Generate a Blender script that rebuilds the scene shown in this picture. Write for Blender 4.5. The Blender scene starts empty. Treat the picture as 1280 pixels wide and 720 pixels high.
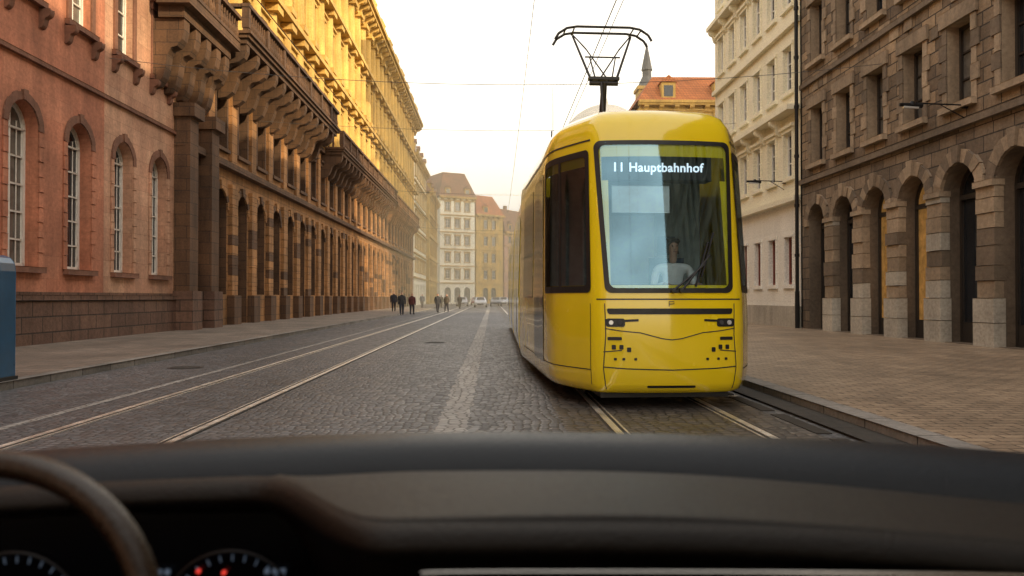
import bpy, math, random
from mathutils import Vector, Matrix
random.seed(7)
scene = bpy.context.scene
R = math.radians

# ------------------------------------------------------------------ materials
def newmat(name):
    m = bpy.data.materials.new(name); m.use_nodes = True
    nt = m.node_tree; b = nt.nodes['Principled BSDF']
    return m, nt, b
def N(nt, t, **kw):
    n = nt.nodes.new(t)
    for k, v in kw.items(): setattr(n, k, v)
    return n
def c4(c): return (c[0], c[1], c[2], 1)
def coords(nt, mode):
    tc = N(nt, 'ShaderNodeTexCoord')
    if mode != 'wall': return tc.outputs['Object']
    s = N(nt, 'ShaderNodeSeparateXYZ'); nt.links.new(tc.outputs['Object'], s.inputs[0])
    a = N(nt, 'ShaderNodeMath', operation='ADD'); nt.links.new(s.outputs[0], a.inputs[0]); nt.links.new(s.outputs[1], a.inputs[1])
    c = N(nt, 'ShaderNodeCombineXYZ'); nt.links.new(a.outputs[0], c.inputs[0]); nt.links.new(s.outputs[2], c.inputs[1])
    return c.outputs[0]
def noise(nt, vec, scale, detail=4, mp=None, rough=.6):
    if mp:
        m = N(nt, 'ShaderNodeMapping'); m.inputs['Scale'].default_value = mp
        nt.links.new(vec, m.inputs[0]); vec = m.outputs[0]
    n = N(nt, 'ShaderNodeTexNoise'); n.inputs['Scale'].default_value = scale; n.inputs['Detail'].default_value = detail
    n.inputs['Roughness'].default_value = rough
    nt.links.new(vec, n.inputs['Vector']); return n.outputs['Fac']
def maprange(nt, v, a, b, c, d):
    m = N(nt, 'ShaderNodeMapRange'); nt.links.new(v, m.inputs[0])
    for i, x in enumerate((a, b, c, d)): m.inputs[1+i].default_value = x
    return m.outputs[0]
def cscale(nt, col, f):
    m = N(nt, 'ShaderNodeVectorMath', operation='SCALE'); nt.links.new(col, m.inputs[0]); nt.links.new(f, m.inputs['Scale']); return m.outputs[0]
def math2(nt, op, a, b):
    m = N(nt, 'ShaderNodeMath', operation=op)
    for i, x in enumerate((a, b)):
        if isinstance(x, (int, float)): m.inputs[i].default_value = x
        else: nt.links.new(x, m.inputs[i])
    return m.outputs[0]
def bump(nt, b, h, strength, dist):
    bp = N(nt, 'ShaderNodeBump'); bp.inputs['Strength'].default_value = strength; bp.inputs['Distance'].default_value = dist
    nt.links.new(h, bp.inputs['Height']); nt.links.new(bp.outputs[0], b.inputs['Normal'])
def stone(name, c1, c2, mortar, bw=.9, bh=.4, ms=.012, bs=.5, rough=.85, mode='wall', stain=.3, fine=14, dist=.02, offs=.5):
    m, nt, b = newmat(name); v = coords(nt, mode)
    br = N(nt, 'ShaderNodeTexBrick'); br.offset = offs
    nt.links.new(v, br.inputs['Vector'])
    br.inputs['Color1'].default_value = c4(c1); br.inputs['Color2'].default_value = c4(c2); br.inputs['Mortar'].default_value = c4(mortar)
    br.inputs['Scale'].default_value = 1; br.inputs['Mortar Size'].default_value = ms; br.inputs['Mortar Smooth'].default_value = .3
    br.inputs['Brick Width'].default_value = bw; br.inputs['Row Height'].default_value = bh
    big = maprange(nt, noise(nt, v, .45, 4), .3, .7, 1-stain, 1+stain*.6)
    st = maprange(nt, noise(nt, v, 1.6, 4, (1.3, .18, 1) if mode == 'wall' else (1, .5, 1)), .35, .7, 1+stain*.3, 1-stain*.8)
    fn = noise(nt, v, fine, 4, rough=.7)
    ff = maprange(nt, fn, .25, .75, .70, 1.27)
    col = cscale(nt, cscale(nt, cscale(nt, br.outputs['Color'], big), st), ff)
    nt.links.new(col, b.inputs['Base Color'])
    b.inputs['Roughness'].default_value = rough
    h = math2(nt, 'ADD', math2(nt, 'MULTIPLY', br.outputs['Fac'], -1.0), math2(nt, 'MULTIPLY', fn, .7))
    bump(nt, b, h, bs, dist)
    return m
def plain(name, col, rough=.5, metal=0, coat=0, nscale=0, namt=.15, bs=0, spec=.5, emis=0):
    m, nt, b = newmat(name)
    b.inputs['Base Color'].default_value = c4(col); b.inputs['Roughness'].default_value = rough; b.inputs['Metallic'].default_value = metal
    b.inputs['Coat Weight'].default_value = coat; b.inputs['Coat Roughness'].default_value = .05
    b.inputs['Specular IOR Level'].default_value = spec
    if emis:
        b.inputs['Emission Color'].default_value = c4(col); b.inputs['Emission Strength'].default_value = emis
    if nscale:
        v = coords(nt, 'o'); n = noise(nt, v, nscale, 4)
        rgb = N(nt, 'ShaderNodeRGB'); rgb.outputs[0].default_value = c4(col)
        nt.links.new(cscale(nt, rgb.outputs[0], maprange(nt, n, .3, .7, 1-namt, 1+namt)), b.inputs['Base Color'])
        nt.links.new(maprange(nt, n, .3, .7, max(0, rough-.08), min(1, rough+.1)), b.inputs['Roughness'])
        if bs: bump(nt, b, n, bs, .01)
    return m
def cobble(name, c1, c2, joint, scale=7.5, rough=.55, bs=.55, band=0):
    m, nt, b = newmat(name); v0 = coords(nt, 'o')
    nw = N(nt, 'ShaderNodeTexNoise'); nw.inputs['Scale'].default_value = .5; nt.links.new(v0, nw.inputs['Vector'])
    ws = N(nt, 'ShaderNodeVectorMath', operation='SCALE'); ws.inputs['Scale'].default_value = .5; nt.links.new(nw.outputs['Color'], ws.inputs[0])
    va = N(nt, 'ShaderNodeVectorMath', operation='ADD'); nt.links.new(v0, va.inputs[0]); nt.links.new(ws.outputs[0], va.inputs[1])
    v = va.outputs[0]
    e = N(nt, 'ShaderNodeTexVoronoi', feature='DISTANCE_TO_EDGE', voronoi_dimensions='2D'); e.inputs['Scale'].default_value = scale; e.inputs['Randomness'].default_value = .55
    f = N(nt, 'ShaderNodeTexVoronoi', feature='F1', voronoi_dimensions='2D'); f.inputs['Scale'].default_value = scale; f.inputs['Randomness'].default_value = .55
    for x in (e, f): nt.links.new(v, x.inputs['Vector'])
    s = N(nt, 'ShaderNodeSeparateXYZ'); nt.links.new(f.outputs['Color'], s.inputs[0])
    mix = N(nt, 'ShaderNodeMixRGB'); mix.inputs[1].default_value = c4(c1); mix.inputs[2].default_value = c4(c2); nt.links.new(s.outputs[0], mix.inputs[0])
    j = maprange(nt, e.outputs['Distance'], .03, .14, 0, 1)
    mj = N(nt, 'ShaderNodeMixRGB'); mj.inputs[1].default_value = c4(joint); nt.links.new(j, mj.inputs[0]); nt.links.new(mix.outputs[0], mj.inputs[2])
    big = maprange(nt, noise(nt, v0, .35, 5, (1, .35, 1)), .3, .7, .62, 1.25)
    sm = maprange(nt, noise(nt, v0, 3, 4), .3, .7, .8, 1.15)
    nt.links.new(cscale(nt, cscale(nt, mj.outputs[0], big), sm), b.inputs['Base Color'])
    nt.links.new(maprange(nt, s.outputs[1], 0, 1, rough-.12, rough+.15), b.inputs['Roughness'])
    h = math2(nt, 'ADD', maprange(nt, e.outputs['Distance'], 0, .3, 0, 1), math2(nt, 'MULTIPLY', noise(nt, v0, 40, 3), .25))
    bump(nt, b, h, bs, .013)
    return m

M = {}
M['red'] = stone('red_sandstone_plaster', (.47, .18, .105), (.51, .21, .125), (.38, .15, .09), 1.3, .62, .006, .25, stain=.36, fine=9)
M['pink'] = stone('pink_sandstone', (.56, .33, .22), (.49, .26, .17), (.35, .19, .12), 1.1, .5, .008, .3, stain=.28, fine=9)
M['plinth'] = stone('plinth_stone', (.13, .07, .05), (.18, .10, .068), (.05, .032, .025), .95, .42, .02, .8, fine=8, dist=.04)
M['brown'] = stone('brown_sandstone', (.40, .20, .08), (.29, .15, .062), (.13, .07, .035), .9, .42, .014, .5, stain=.4)
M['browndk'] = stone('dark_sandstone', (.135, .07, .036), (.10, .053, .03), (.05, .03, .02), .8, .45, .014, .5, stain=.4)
M['gold'] = stone('golden_sandstone', (.66, .43, .11), (.57, .36, .09), (.32, .2, .06), .9, .45, .014, .5, stain=.35)
M['cream'] = stone('cream_render', (.88, .83, .66), (.86, .81, .63), (.80, .73, .56), 1.2, .6, .006, .15, stain=.06)
M['white'] = stone('white_render', (.85, .83, .78), (.83, .81, .76), (.75, .72, .66), 1.2, .6, .008, .15, stain=.08)
M['ashlar'] = stone('brown_grey_ashlar', (.37, .265, .17), (.14, .10, .07), (.05, .038, .03), .72, .36, .020, .9, stain=.35, dist=.035, fine=10)
M['ashlar2'] = stone('ashlar_ground', (.29, .215, .15), (.14, .105, .078), (.05, .04, .032), .8, .42, .02, .9, stain=.3, dist=.035, fine=10)
for i, c in enumerate([(.29, .22, .155), (.18, .137, .10), (.38, .29, .205)]):
    M['blk%d' % i] = stone('stone_block_%d' % i, c, c, c, 7, 7, .001, .8, stain=.3, fine=8, dist=.03)
M['blkl'] = stone('pale_granite_block', (.47, .43, .37), (.47, .43, .37), (.4, .36, .3), 7, 7, .001, .6, stain=.25, fine=10)
M['trimr'] = stone('window_trim_stone', (.22, .10, .065), (.19, .088, .056), (.15, .08, .06), 3, 3, .002, .5, fine=8)
M['trimg'] = stone('gold_trim_stone', (.62, .40, .11), (.55, .35, .10), (.3, .2, .1), 3, 3, .002, .5, fine=8)
M['rooftile'] = stone('roof_tile', (.55, .19, .06), (.46, .15, .05), (.2, .07, .03), .3, .3, .02, .7, stain=.3)
M['roofdk'] = stone('brown_roof_tile', (.32, .14, .07), (.25, .12, .06), (.1, .05, .03), .3, .3, .02, .7, stain=.3)
M['pale'] = stone('pale_dome_metal', (.74, .68, .56), (.70, .64, .53), (.6, .55, .48), 1, 3, .02, .3, stain=.12)
M['glass'] = plain('window_glass', (.018, .022, .028), .07, spec=.8, nscale=1.3, namt=.3, bs=.03)
M['glass2'] = plain('window_glass_curtain', (.14, .13, .115), .12, spec=.8, nscale=2.5, namt=.35, bs=.03)
M['glassw'] = plain('shop_glass_warm_glow', (.34, .18, .05), .12, spec=.8, nscale=3, namt=.8, bs=.02, emis=.32)  # pane emits by itself; the glow of a lit interior is put into the glass
M['frame'] = plain('white_window_frame', (.80, .78, .74), .5, nscale=8, namt=.08)
M['framed'] = plain('dark_window_frame', (.04, .033, .028), .5, nscale=8)
M['redsh'] = plain('red_brown_frame', (.22, .06, .04), .5, nscale=8)
M['iron'] = plain('wrought_iron', (.02, .02, .022), .5, .6, nscale=10)
M['wirem'] = plain('weathered_wire', (.10, .10, .10), .6, .3)
M['roofing'] = plain('roof_lead', (.12, .12, .12), .7, nscale=2)
M['cobble'] = cobble('cobbled_road', (.165, .167, .178), (.085, .088, .097), (.028, .028, .031), 10.5, rough=.48)
M['cobblel'] = cobble('pale_setts', (.42, .41, .39), (.30, .29, .28), (.11, .105, .10), 9)
M['trackbed'] = cobble('track_setts', (.12, .108, .098), (.075, .068, .063), (.024, .022, .022), 7, rough=.48)
M['pave'] = stone('pavement_pavers', (.40, .295, .20), (.28, .205, .14), (.08, .058, .042), .30, .16, .010, .8, mode='g', stain=.3, fine=20, rough=.5, dist=.012)
M['pavel'] = stone('pavement_slabs', (.26, .21, .17), (.19, .16, .135), (.07, .058, .05), .55, .35, .012, .8, mode='g', stain=.3, fine=16, rough=.6, dist=.012)
M['kerb'] = stone('kerb_granite', (.28, .26, .24), (.22, .205, .19), (.06, .055, .05), 9, 1.0, .012, .6, mode='g', stain=.3, offs=0)
M['kerbd'] = stone('gutter_stone', (.05, .045, .04), (.04, .036, .032), (.02, .02, .02), 9, .8, .012, .6, mode='g', stain=.3, offs=0)
M['rail'] = plain('rail_steel', (.88, .85, .80), .38, .85, nscale=6, namt=.12)
M['groove'] = plain('rail_groove', (.03, .026, .022), .8, nscale=6)
M['ground'] = cobble('ground_setts', (.16, .15, .14), (.10, .095, .09), (.04, .035, .03), 4)
M['yellow'] = plain('yellow_tram_paint', (.92, .69, .007), .22, coat=1, nscale=1.2, namt=.04)
M['blackgl'] = plain('black_tram_glass', (.012, .014, .016), .05, spec=.7)
M['black'] = plain('black_plastic', (.012, .012, .013), .45, nscale=15)
M['darkm'] = plain('dark_metal', (.05, .05, .052), .45, .5, nscale=12)
M['grey'] = plain('grey_bellows', (.06, .06, .065), .8, nscale=8)
M['greyl'] = plain('pale_cab_lining', (.36, .42, .46), .8, nscale=8)
M['lamp'] = plain('headlamp_lens', (.7, .72, .75), .08, .2, coat=1)
M['ledtxt'] = plain('led_text', (.82, .92, 1), .5, emis=1.3)
M['visor'] = plain('sun_blind', (.70, .78, .82), .8, nscale=5)
M['seat'] = plain('seat_fabric', (.04, .07, .12), .9, nscale=30)

def mk_glass(name, tint, gl, lo, hi):
    m = bpy.data.materials.new(name); m.use_nodes = True; nt = m.node_tree; nt.nodes.clear()
    o = N(nt, 'ShaderNodeOutputMaterial'); t = N(nt, 'ShaderNodeBsdfTransparent'); t.inputs[0].default_value = c4(tint)
    g = N(nt, 'ShaderNodeBsdfGlossy'); g.inputs['Roughness'].default_value = .05; g.inputs[0].default_value = c4(gl)
    tc = N(nt, 'ShaderNodeTexCoord'); n = noise(nt, tc.outputs['Object'], 1.1, 2)
    mx = N(nt, 'ShaderNodeMixShader'); nt.links.new(maprange(nt, n, .35, .65, lo, hi), mx.inputs[0])
    nt.links.new(t.outputs[0], mx.inputs[1]); nt.links.new(g.outputs[0], mx.inputs[2]); nt.links.new(mx.outputs[0], o.inputs[0])
    return m
M['wglass'] = mk_glass('windscreen_glass', (.80, .93, .98), (.42, .76, 1), .20, .30)
M['sglass'] = mk_glass('tinted_side_glass', (.30, .34, .36), (.8, .9, 1), .08, .13)

# ------------------------------------------------------------------ mesh builder
def empty(name, loc=(0, 0, 0), rz=0):
    e = bpy.data.objects.new(name, None); e.location = loc; e.rotation_euler = (0, 0, rz); scene.collection.objects.link(e); return e
class MB:
    def __init__(s): s.v = []; s.f = []; s.m = []; s.names = []
    def mi(s, n):
        if n not in s.names: s.names.append(n)
        return s.names.index(n)
    def poly(s, pts, mat):
        b = len(s.v); s.v += [tuple(p) for p in pts]; s.f.append(tuple(range(b, b+len(pts)))); s.m.append(s.mi(mat))
    def grid(s, rows, mat, skip=None):
        b = len(s.v); nc = len(rows[0])
        for r in rows: s.v += [tuple(p) for p in r]
        for i in range(len(rows)-1):
            for j in range(nc-1):
                if skip and skip(i, j): continue
                s.f.append((b+i*nc+j, b+i*nc+j+1, b+(i+1)*nc+j+1, b+(i+1)*nc+j)); s.m.append(s.mi(mat))
    def prism(s, A, B, mat):
        n = len(A); b = len(s.v); s.v += [tuple(p) for p in A]+[tuple(p) for p in B]; k = s.mi(mat)
        s.f.append(tuple(range(b, b+n))); s.m.append(k)
        s.f.append(tuple(range(b+2*n-1, b+n-1, -1))); s.m.append(k)
        for i in range(n):
            j = (i+1) % n; s.f.append((b+i, b+j, b+n+j, b+n+i)); s.m.append(k)
    def box(s, P, a0, a1, n0, n1, z0, z1, mat):
        s.prism([P(a0, n0, z0), P(a1, n0, z0), P(a1, n1, z0), P(a0, n1, z0)], [P(a0, n0, z1), P(a1, n0, z1), P(a1, n1, z1), P(a0, n1, z1)], mat)
    def cyl(s, p0, p1, r0, r1, mat, k=10):
        p0 = Vector(p0); p1 = Vector(p1); d = (p1-p0).normalized(); q = d.to_track_quat('Z', 'Y')
        A = []; B = []
        for i in range(k):
            t = 2*math.pi*i/k; o = q @ Vector((math.cos(t), math.sin(t), 0)); A.append(p0+o*r0); B.append(p1+o*r1)
        s.prism(A, B, mat)
    def done(s, name, parent=None, smooth=False, bevel=0):
        me = bpy.data.meshes.new(name); me.from_pydata(s.v, [], s.f)
        for n in s.names: me.materials.append(M[n])
        me.polygons.foreach_set('material_index', s.m)
        if smooth: me.polygons.foreach_set('use_smooth', [True]*len(s.f))
        me.update(); o = bpy.data.objects.new(name, me); scene.collection.objects.link(o)
        if parent: o.parent = parent
        if bevel:
            md = o.modifiers.new('bevel', 'BEVEL'); md.width = bevel; md.segments = 2; md.limit_method = 'ANGLE'
        return o
def I(a, n, z): return (a, n, z)

# ------------------------------------------------------------------ facade tools
def arcpts(ac, w, zs, arch, K=12):
    r = w/2
    if not arch: return [(ac-r, zs), (ac+r, zs)]
    return [(ac-r*math.cos(math.pi*i/K), zs+r*math.sin(math.pi*i/K)) for i in range(K+1)]
def window(mb, tb, P, ac, w, zb, zs, arch, depth, style):
    pts = arcpts(ac, w, zs, arch); r = w/2
    d = -depth+.02
    loop = [(ac-r, zb)]+pts+[(ac+r, zb)]
    g = 'glass'
    if style in ('muntin', 'plain', 'warmrow') and random.random() < .3: g = 'glass2'
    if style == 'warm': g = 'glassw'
    mb.poly([P(a, d, z) for a, z in loop], g)
    fm = {'muntin': 'frame', 'plain': 'framed', 'shop': 'framed', 'warm': 'framed', 'red': 'redsh', 'warmrow': 'frame'}[style]
    t = .09
    def ins(a, z): 
        if z > zs and arch:
            k = (r-t)/r; return (ac+(a-ac)*k, zs+(z-zs)*k)
        return (a+(t if a < ac else -t), z if abs(z-zb) > 1e-6 else z+t) if (arch or abs(z-zs) > 1e-6) else (a+(t if a < ac else -t), z-t)
    ip = [ins(*p) for p in loop]; n = len(loop)
    for i in range(n):
        j = (i+1) % n
        A = loop[i], loop[j], ip[j], ip[i]
        tb.prism([P(a, d+.005, z) for a, z in A], [P(a, d+.07, z) for a, z in A], fm)
    top = zs+(r if arch else 0)
    if style in ('muntin', 'warmrow', 'plain', 'red'):
        tb.box(P, ac-.035, ac+.035, d+.006, d+.06, zb+t, top-t, fm)
        k = 5 if style == 'muntin' and (zs-zb) > 3 else 2
        for i in range(1, k+1):
            z = zb+(zs-zb)*i/(k if arch else k+1)
            tb.box(P, ac-r+t, ac+r-t, d+.007, d+(.08 if (arch and i == k) else .045), z-.022, z+.022, fm)
        if style == 'muntin' and (zs-zb) > 3:
            for s in (-.5, .5): tb.box(P, ac+s*r-.015, ac+s*r+.015, d+.008, d+.04, zb+t, zs+.3*r, fm)
    elif style in ('shop', 'warm'):
        tb.box(P, ac-.04, ac+.04, d+.006, d+.07, zb+t, top-t, fm)
        tb.box(P, ac-r+t, ac+r-t, d+.007, d+.10, zs-.12, zs+.02, fm)
        tb.box(P, ac-r+t, ac+r-t, d+.008, d+.06, zb+t, zb+.55, fm)
def row(mb, tb, P, a0, a1, z0, z1, ops, mat, depth=.35, revmat=None):
    """ops: (ac,w,zb,zs,arch,style)"""
    ops = sorted(o for o in ops if o[0]-o[1]/2 > a0 and o[0]+o[1]/2 < a1); cur = a0; revmat = revmat or mat
    for (ac, w, zb, zs, arch, style) in ops:
        L, Rr = ac-w/2, ac+w/2
        mb.poly([P(cur, 0, z0), P(L, 0, z0), P(L, 0, z1), P(cur, 0, z1)], mat)
        if zb > z0+1e-4: mb.poly([P(L, 0, z0), P(Rr, 0, z0), P(Rr, 0, zb), P(L, 0, zb)], mat)
        pts = arcpts(ac, w, zs, arch)
        for i in range(len(pts)-1):
            (x0, y0), (x1, y1) = pts[i], pts[i+1]
            mb.poly([P(x0, 0, y0), P(x1, 0, y1), P(x1, 0, z1), P(x0, 0, z1)], mat)
        loop = [(L, zb)]+pts+[(Rr, zb)]; n = len(loop)
        for i in range(n):
            j = (i+1) % n
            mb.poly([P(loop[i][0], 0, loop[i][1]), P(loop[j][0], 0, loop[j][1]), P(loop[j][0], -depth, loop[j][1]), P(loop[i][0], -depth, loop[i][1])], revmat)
        if style: window(mb, tb, P, ac, w, zb, zs, arch, depth, style)
        cur = Rr
    mb.poly([P(cur, 0, z0), P(a1, 0, z0), P(a1, 0, z1), P(cur, 0, z1)], mat)
def voussoirs(tb, P, ac, w, zs, t, n1, mats, K=11, n0=.003):
    r = w/2
    for i in range(K):
        g = .012
        a = math.pi*(i+g*3)/K; b = math.pi*(i+1-g*3)/K
        key = (i == K//2); tt = t*(1.25 if key else random.uniform(.9, 1.08)); nn = n1*(1.6 if key else random.uniform(.7, 1.1))
        q = [(ac-r*math.cos(a), zs+r*math.sin(a)), (ac-r*math.cos(b), zs+r*math.sin(b)), (ac-(r+tt)*math.cos(b), zs+(r+tt)*math.sin(b)), (ac-(r+tt)*math.cos(a), zs+(r+tt)*math.sin(a))]
        tb.prism([P(x, n0, z) for x, z in q], [P(x, nn, z) for x, z in q], random.choice(mats))
def rectwin_trim(tb, P, ac, w, zb, zt, t, n1, mat, hood=True):
    e = .002
    tb.box(P, ac-w/2-t, ac-w/2-e, .002, n1, zb, zt, mat); tb.box(P, ac+w/2+e, ac+w/2+t, .002, n1, zb, zt, mat)
    tb.box(P, ac-w/2-t-.05, ac+w/2+t+.05, .002, n1*1.5, zt+e, zt+t*1.3, mat)
    tb.box(P, ac-w/2-t-.08, ac+w/2+t+.08, .002, n1*2.2, zb-.16, zb-e, mat)
    if hood: tb.box(P, ac-w/2-t-.14, ac+w/2+t+.14, .002, n1*3, zt+t*1.3+e, zt+t*1.3+.13, mat)
def console(tb, P, ac, wd, out, zt, h, mat):
    pr = [(0.002, zt), (out, zt), (out, zt-h*.16), (out*.93, zt-h*.30), (out*.78, zt-h*.40), (out*.60, zt-h*.43), (out*.50, zt-h*.52), (out*.44, zt-h*.70), (out*.36, zt-h*.86), (out*.2, zt-h*.97), (0.002, zt-h)]
    tb.prism([P(ac-wd/2, n, z) for n, z in pr], [P(ac+wd/2, n, z) for n, z in pr], mat)
def balustrade(tb, P, a0, a1, nout, z, h, mat, step=.32):
    tb.box(P, a0, a1, nout-.26, nout-.02, z+.002, z+.14, mat); tb.box(P, a0-.04, a1+.04, nout-.30, nout+.03, z+h-.16, z+h, mat)
    for (aa) in (a0, a1-.24):
        tb.box(P, aa, aa+.24, .0, nout-.31, z+h-.158, z+h-.005, mat)
        k = int((nout-.4)/step)
        for i in range(k): tb.box(P, aa+.06, aa+.18, .15+i*step, .27+i*step, z, z+h-.16, mat)
    n = max(2, int((a1-a0)/step)); 
    for i in range(n+1):
        a = a0+.12+(a1-a0-.24)*i/n
        if i % 9 == 0:
            tb.box(P, a-.14, a+.14, nout-.29, nout+.0, z+.14, z+h-.16, mat); continue
        zz = [z+.14, z+.14+(h-.3)*.28, z+.14+(h-.3)*.6, z+h-.16]; rr = [.045, .095, .05, .06]
        for q in range(3):
            A = []; B = []
            for t in range(6):
                th = t*math.pi/3
                A.append(P(a+rr[q]*math.cos(th), nout-.14+rr[q]*math.sin(th), zz[q])); B.append(P(a+rr[q+1]*math.cos(th), nout-.14+rr[q+1]*math.sin(th), zz[q+1]))
            tb.prism(A, B, mat)
def cornice(tb, P, a0, a1, z, mat, out=1.0, step=1.0, h=1.3):
    tb.box(P, a0, a1, .003, out*.25, z, z+h*.25, mat); tb.box(P, a0, a1, .003, out*.85, z+h*.55, z+h*.75, mat); tb.box(P, a0, a1, .003, out, z+h*.75, z+h, mat)
    a = a0+step/2
    while a < a1-step/4: console(tb, P, a, step*.3, out*.8, z+h*.545, h*.6, mat); a += step
def mass(mb, P, a0, a1, H, depth=14, mat='roofing'):
    mb.box(P, a0+.01, a1-.01, -depth, -.95, 0, H-.05, mat); mb.box(P, a0+.01, a1-.01, -.94, -.003, H-.25, H-.05, mat)

PL = lambda a, n, z: (-12+n, a, z)
PR = lambda a, n, z: (12.5-n, a, z)
def Pany(o, ang):
    d = Vector((math.cos(ang), math.sin(ang))); nn = Vector((d.y, -d.x))
    return lambda a, n, z: (o[0]+d.x*a+nn.x*n, o[1]+d.y*a+nn.y*n, z)

# ================================================================== GROUND
def sheet(name, x0, x1, y0, y1, z, mat, ny=1):
    mb = MB(); mb.grid([[(x0, y0+(y1-y0)*i/ny, z), (x1, y0+(y1-y0)*i/ny, z)] for i in range(ny+1)], mat); return mb.done(name)
sheet('ground', -1500, 1500, -1500, 1500, -.02, 'ground')
sheet('road', -7.1, 3.75, -60, 260, 0, 'cobble')
mb = MB()
x, w = -.42, .34; yy = -40.0
random.seed(3)
L_ = []; R_ = []
while yy < 250:
    L_.append((x-w/2+random.uniform(-.03, .03), yy, .004)); R_.append((x+w/2+random.uniform(-.03, .03), yy, .004)); yy += .13 if yy < 60 else 2
mb.grid([L_, R_], 'cobblel')
mb.poly([(-5.1, -40, .0041), (-4.98, -40, .0041), (-4.98, 250, .0041), (-5.1, 250, .0041)], 'cobblel')
mb.done('pale_sett_band')
random.seed(11)
sheet('tram_track_bed', .75, 3.2, -40, 250, .0042, 'trackbed')
def railpair(name, xc):
    mb = MB()
    for s in (-1, 1):
        x = xc+s*.7175
        mb.box(I, x-.036, x+.036, -40, 240, -.01, .014, 'rail')
        xi = x-s*.058
        mb.box(I, xi-.020, xi+.020, -40, 240, -.01, .0085, 'groove')
        xo = x-s*.090
        mb.box(I, xo-.010, xo+.010, -40, 240, -.01, .012, 'rail')
        xw = x+s*.052
        mb.box(I, xw-.014, xw+.014, -40, 240, -.01, .009, 'groove')
    return mb.done(name)
railpair('tram_rails', -3.70); railpair('tram_rails', 1.98)
mb = MB(); mb.box(I, -12.4, -7.26, -60, 160, -.1, .12, 'pavel'); mb.done('pavement')
mb = MB(); mb.box(I, 4.0, 13, -60, 62, -.1, .12, 'pave'); mb.done('pavement')
mb = MB(); mb.box(I, -7.258, -7.09, -60, 160, -.1, .125, 'kerb'); mb.done('kerb', bevel=.02)
mb = MB(); mb.box(I, 3.78, 3.998, -60, 62, -.1, .125, 'kerb'); mb.box(I, 3.46, 3.778, -60, 62, -.1, .03, 'kerbd'); mb.done('kerb', bevel=.02)
mb = MB()
for i in range(24):
    mb.box(I, 3.2, 3.36, -5+i*1.6, -3.7+i*1.6, -.05, .012, 'groove')
mb.done('drain_channel')
def manhole(x, y, z):
    mb = MB(); k = 28
    mb.cyl((x, y, z-.02), (x, y, z+.006), .33, .33, 'darkm', k); mb.cyl((x, y, z), (x, y, z+.010), .27, .27, 'groove', k)
    mb.done('manhole_cover')
manhole(-5.9, 15.5, 0); manhole(-1.7, 24, 0)

# ================================================================== LEFT BUILDING 1
e = empty('red_sandstone_building'); mb = MB(); tb = MB()
a0, a1 = -22, 30.3; sp = 2.78
cs = [20.65+sp*k for k in range(-15, 4)]
row(mb, tb, PL, a0, 24.9, 1.5, 7.6, [(c, 1.35, 2.15, 5.75, True, 'muntin') for c in cs], 'red', .42)
row(mb, tb, PL, 24.9, a1, 1.5, 7.6, [(c, 1.35, 2.15, 5.75, True, 'muntin') for c in cs], 'pink', .42)
row(mb, tb, PL, a0, 24.9, 7.6, 12.6, [(c, 1.15, 9.2, 11.5, False, 'muntin') for c in cs], 'red', .3)
row(mb, tb, PL, 24.9, a1, 7.6, 12.6, [(c, 1.15, 9.2, 11.5, False, 'muntin') for c in cs], 'pink', .3)
row(mb, tb, PL, a0, a1, 12.6, 18, [(c, 1.15, 14, 16.4, False, 'muntin') for c in cs], 'pink', .3)
mb.poly([PL(a0, 0, 0), PL(a1, 0, 0), PL(a1, 0, 1.5), PL(a0, 0, 1.5)], 'plinth')
tb.box(PL, a0, a1, .002, .12, .1, 1.28, 'plinth'); tb.box(PL, a0, a1, .002, .17, 1.282, 1.42, 'plinth')
for c in cs:
    tb.box(PL, c-.85, c+.85, .002, .16, 2.0, 2.148, 'trimr')
    voussoirs(tb, PL, c, 1.35, 5.75, .20, .05, ['trimr', 'trimr'], 13)
    for s in (-1, 1):
        for k in range(9): tb.box(PL, c+s*.78-.10, c+s*.78+.10, .003, .035+.012*(k % 2), 2.15+k*.4, 2.15+k*.4+.385, 'red' if c < 24.9 else 'pink')
    rectwin_trim(tb, PL, c, 1.15, 9.2, 11.5, .2, .07, 'trimr')
    console(tb, PL, c-.75, .2, .3, 9.0, .5, 'trimr'); console(tb, PL, c+.75, .2, .3, 9.0, .5, 'trimr')
    if c < 25:
        tb.box(PL, c-1.1, c+1.1, .2, .9, 12.4, 12.65, 'browndk')
        for s in (-.8, 0, .8): console(tb, PL, c+s, .22, .85, 12.39, .9, 'browndk')
tb.box(PL, a0, a1, .002, .10, 7.5, 7.62, 'trimr')
cornice(tb, PL, a0, a1, 17.4, 'trimr', 1.0, 1.1)
mass(mb, PL, a0, a1, 18)
mb.done('walls', e); tb.done('trim_and_window_frames', e, bevel=.012)

# ================================================================== LEFT BUILDING 2 (brown / golden, balconies)
e = empty('golden_sandstone_building'); mb = MB(); tb = MB()
a0, a1 = 30.3, 122
cs = [35.4+3.0*k for k in range(29)]
gr = [(c, 1.75, .14 if i % 4 == 1 else 1.5, 5.3, True, 'shop') for i, c in enumerate(cs)]
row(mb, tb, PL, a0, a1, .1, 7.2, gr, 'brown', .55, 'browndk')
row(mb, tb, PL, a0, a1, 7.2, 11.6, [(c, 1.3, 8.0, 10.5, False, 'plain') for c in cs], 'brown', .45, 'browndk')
row(mb, tb, PL, a0, a1, 11.6, 17.2, [(c, 1.4, 12.3, 15.8, False, 'plain') for c in cs], 'gold', .4)
row(mb, tb, PL, a0, a1, 17.2, 22.2, [(c, 1.3, 18.2, 21.0, False, 'plain') for c in cs], 'gold', .4)
row(mb, tb, PL, a0, a1, 22.2, 27, [(c, 1.2, 23.0, 24.8, True, 'plain') for c in cs], 'gold', .4)
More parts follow.
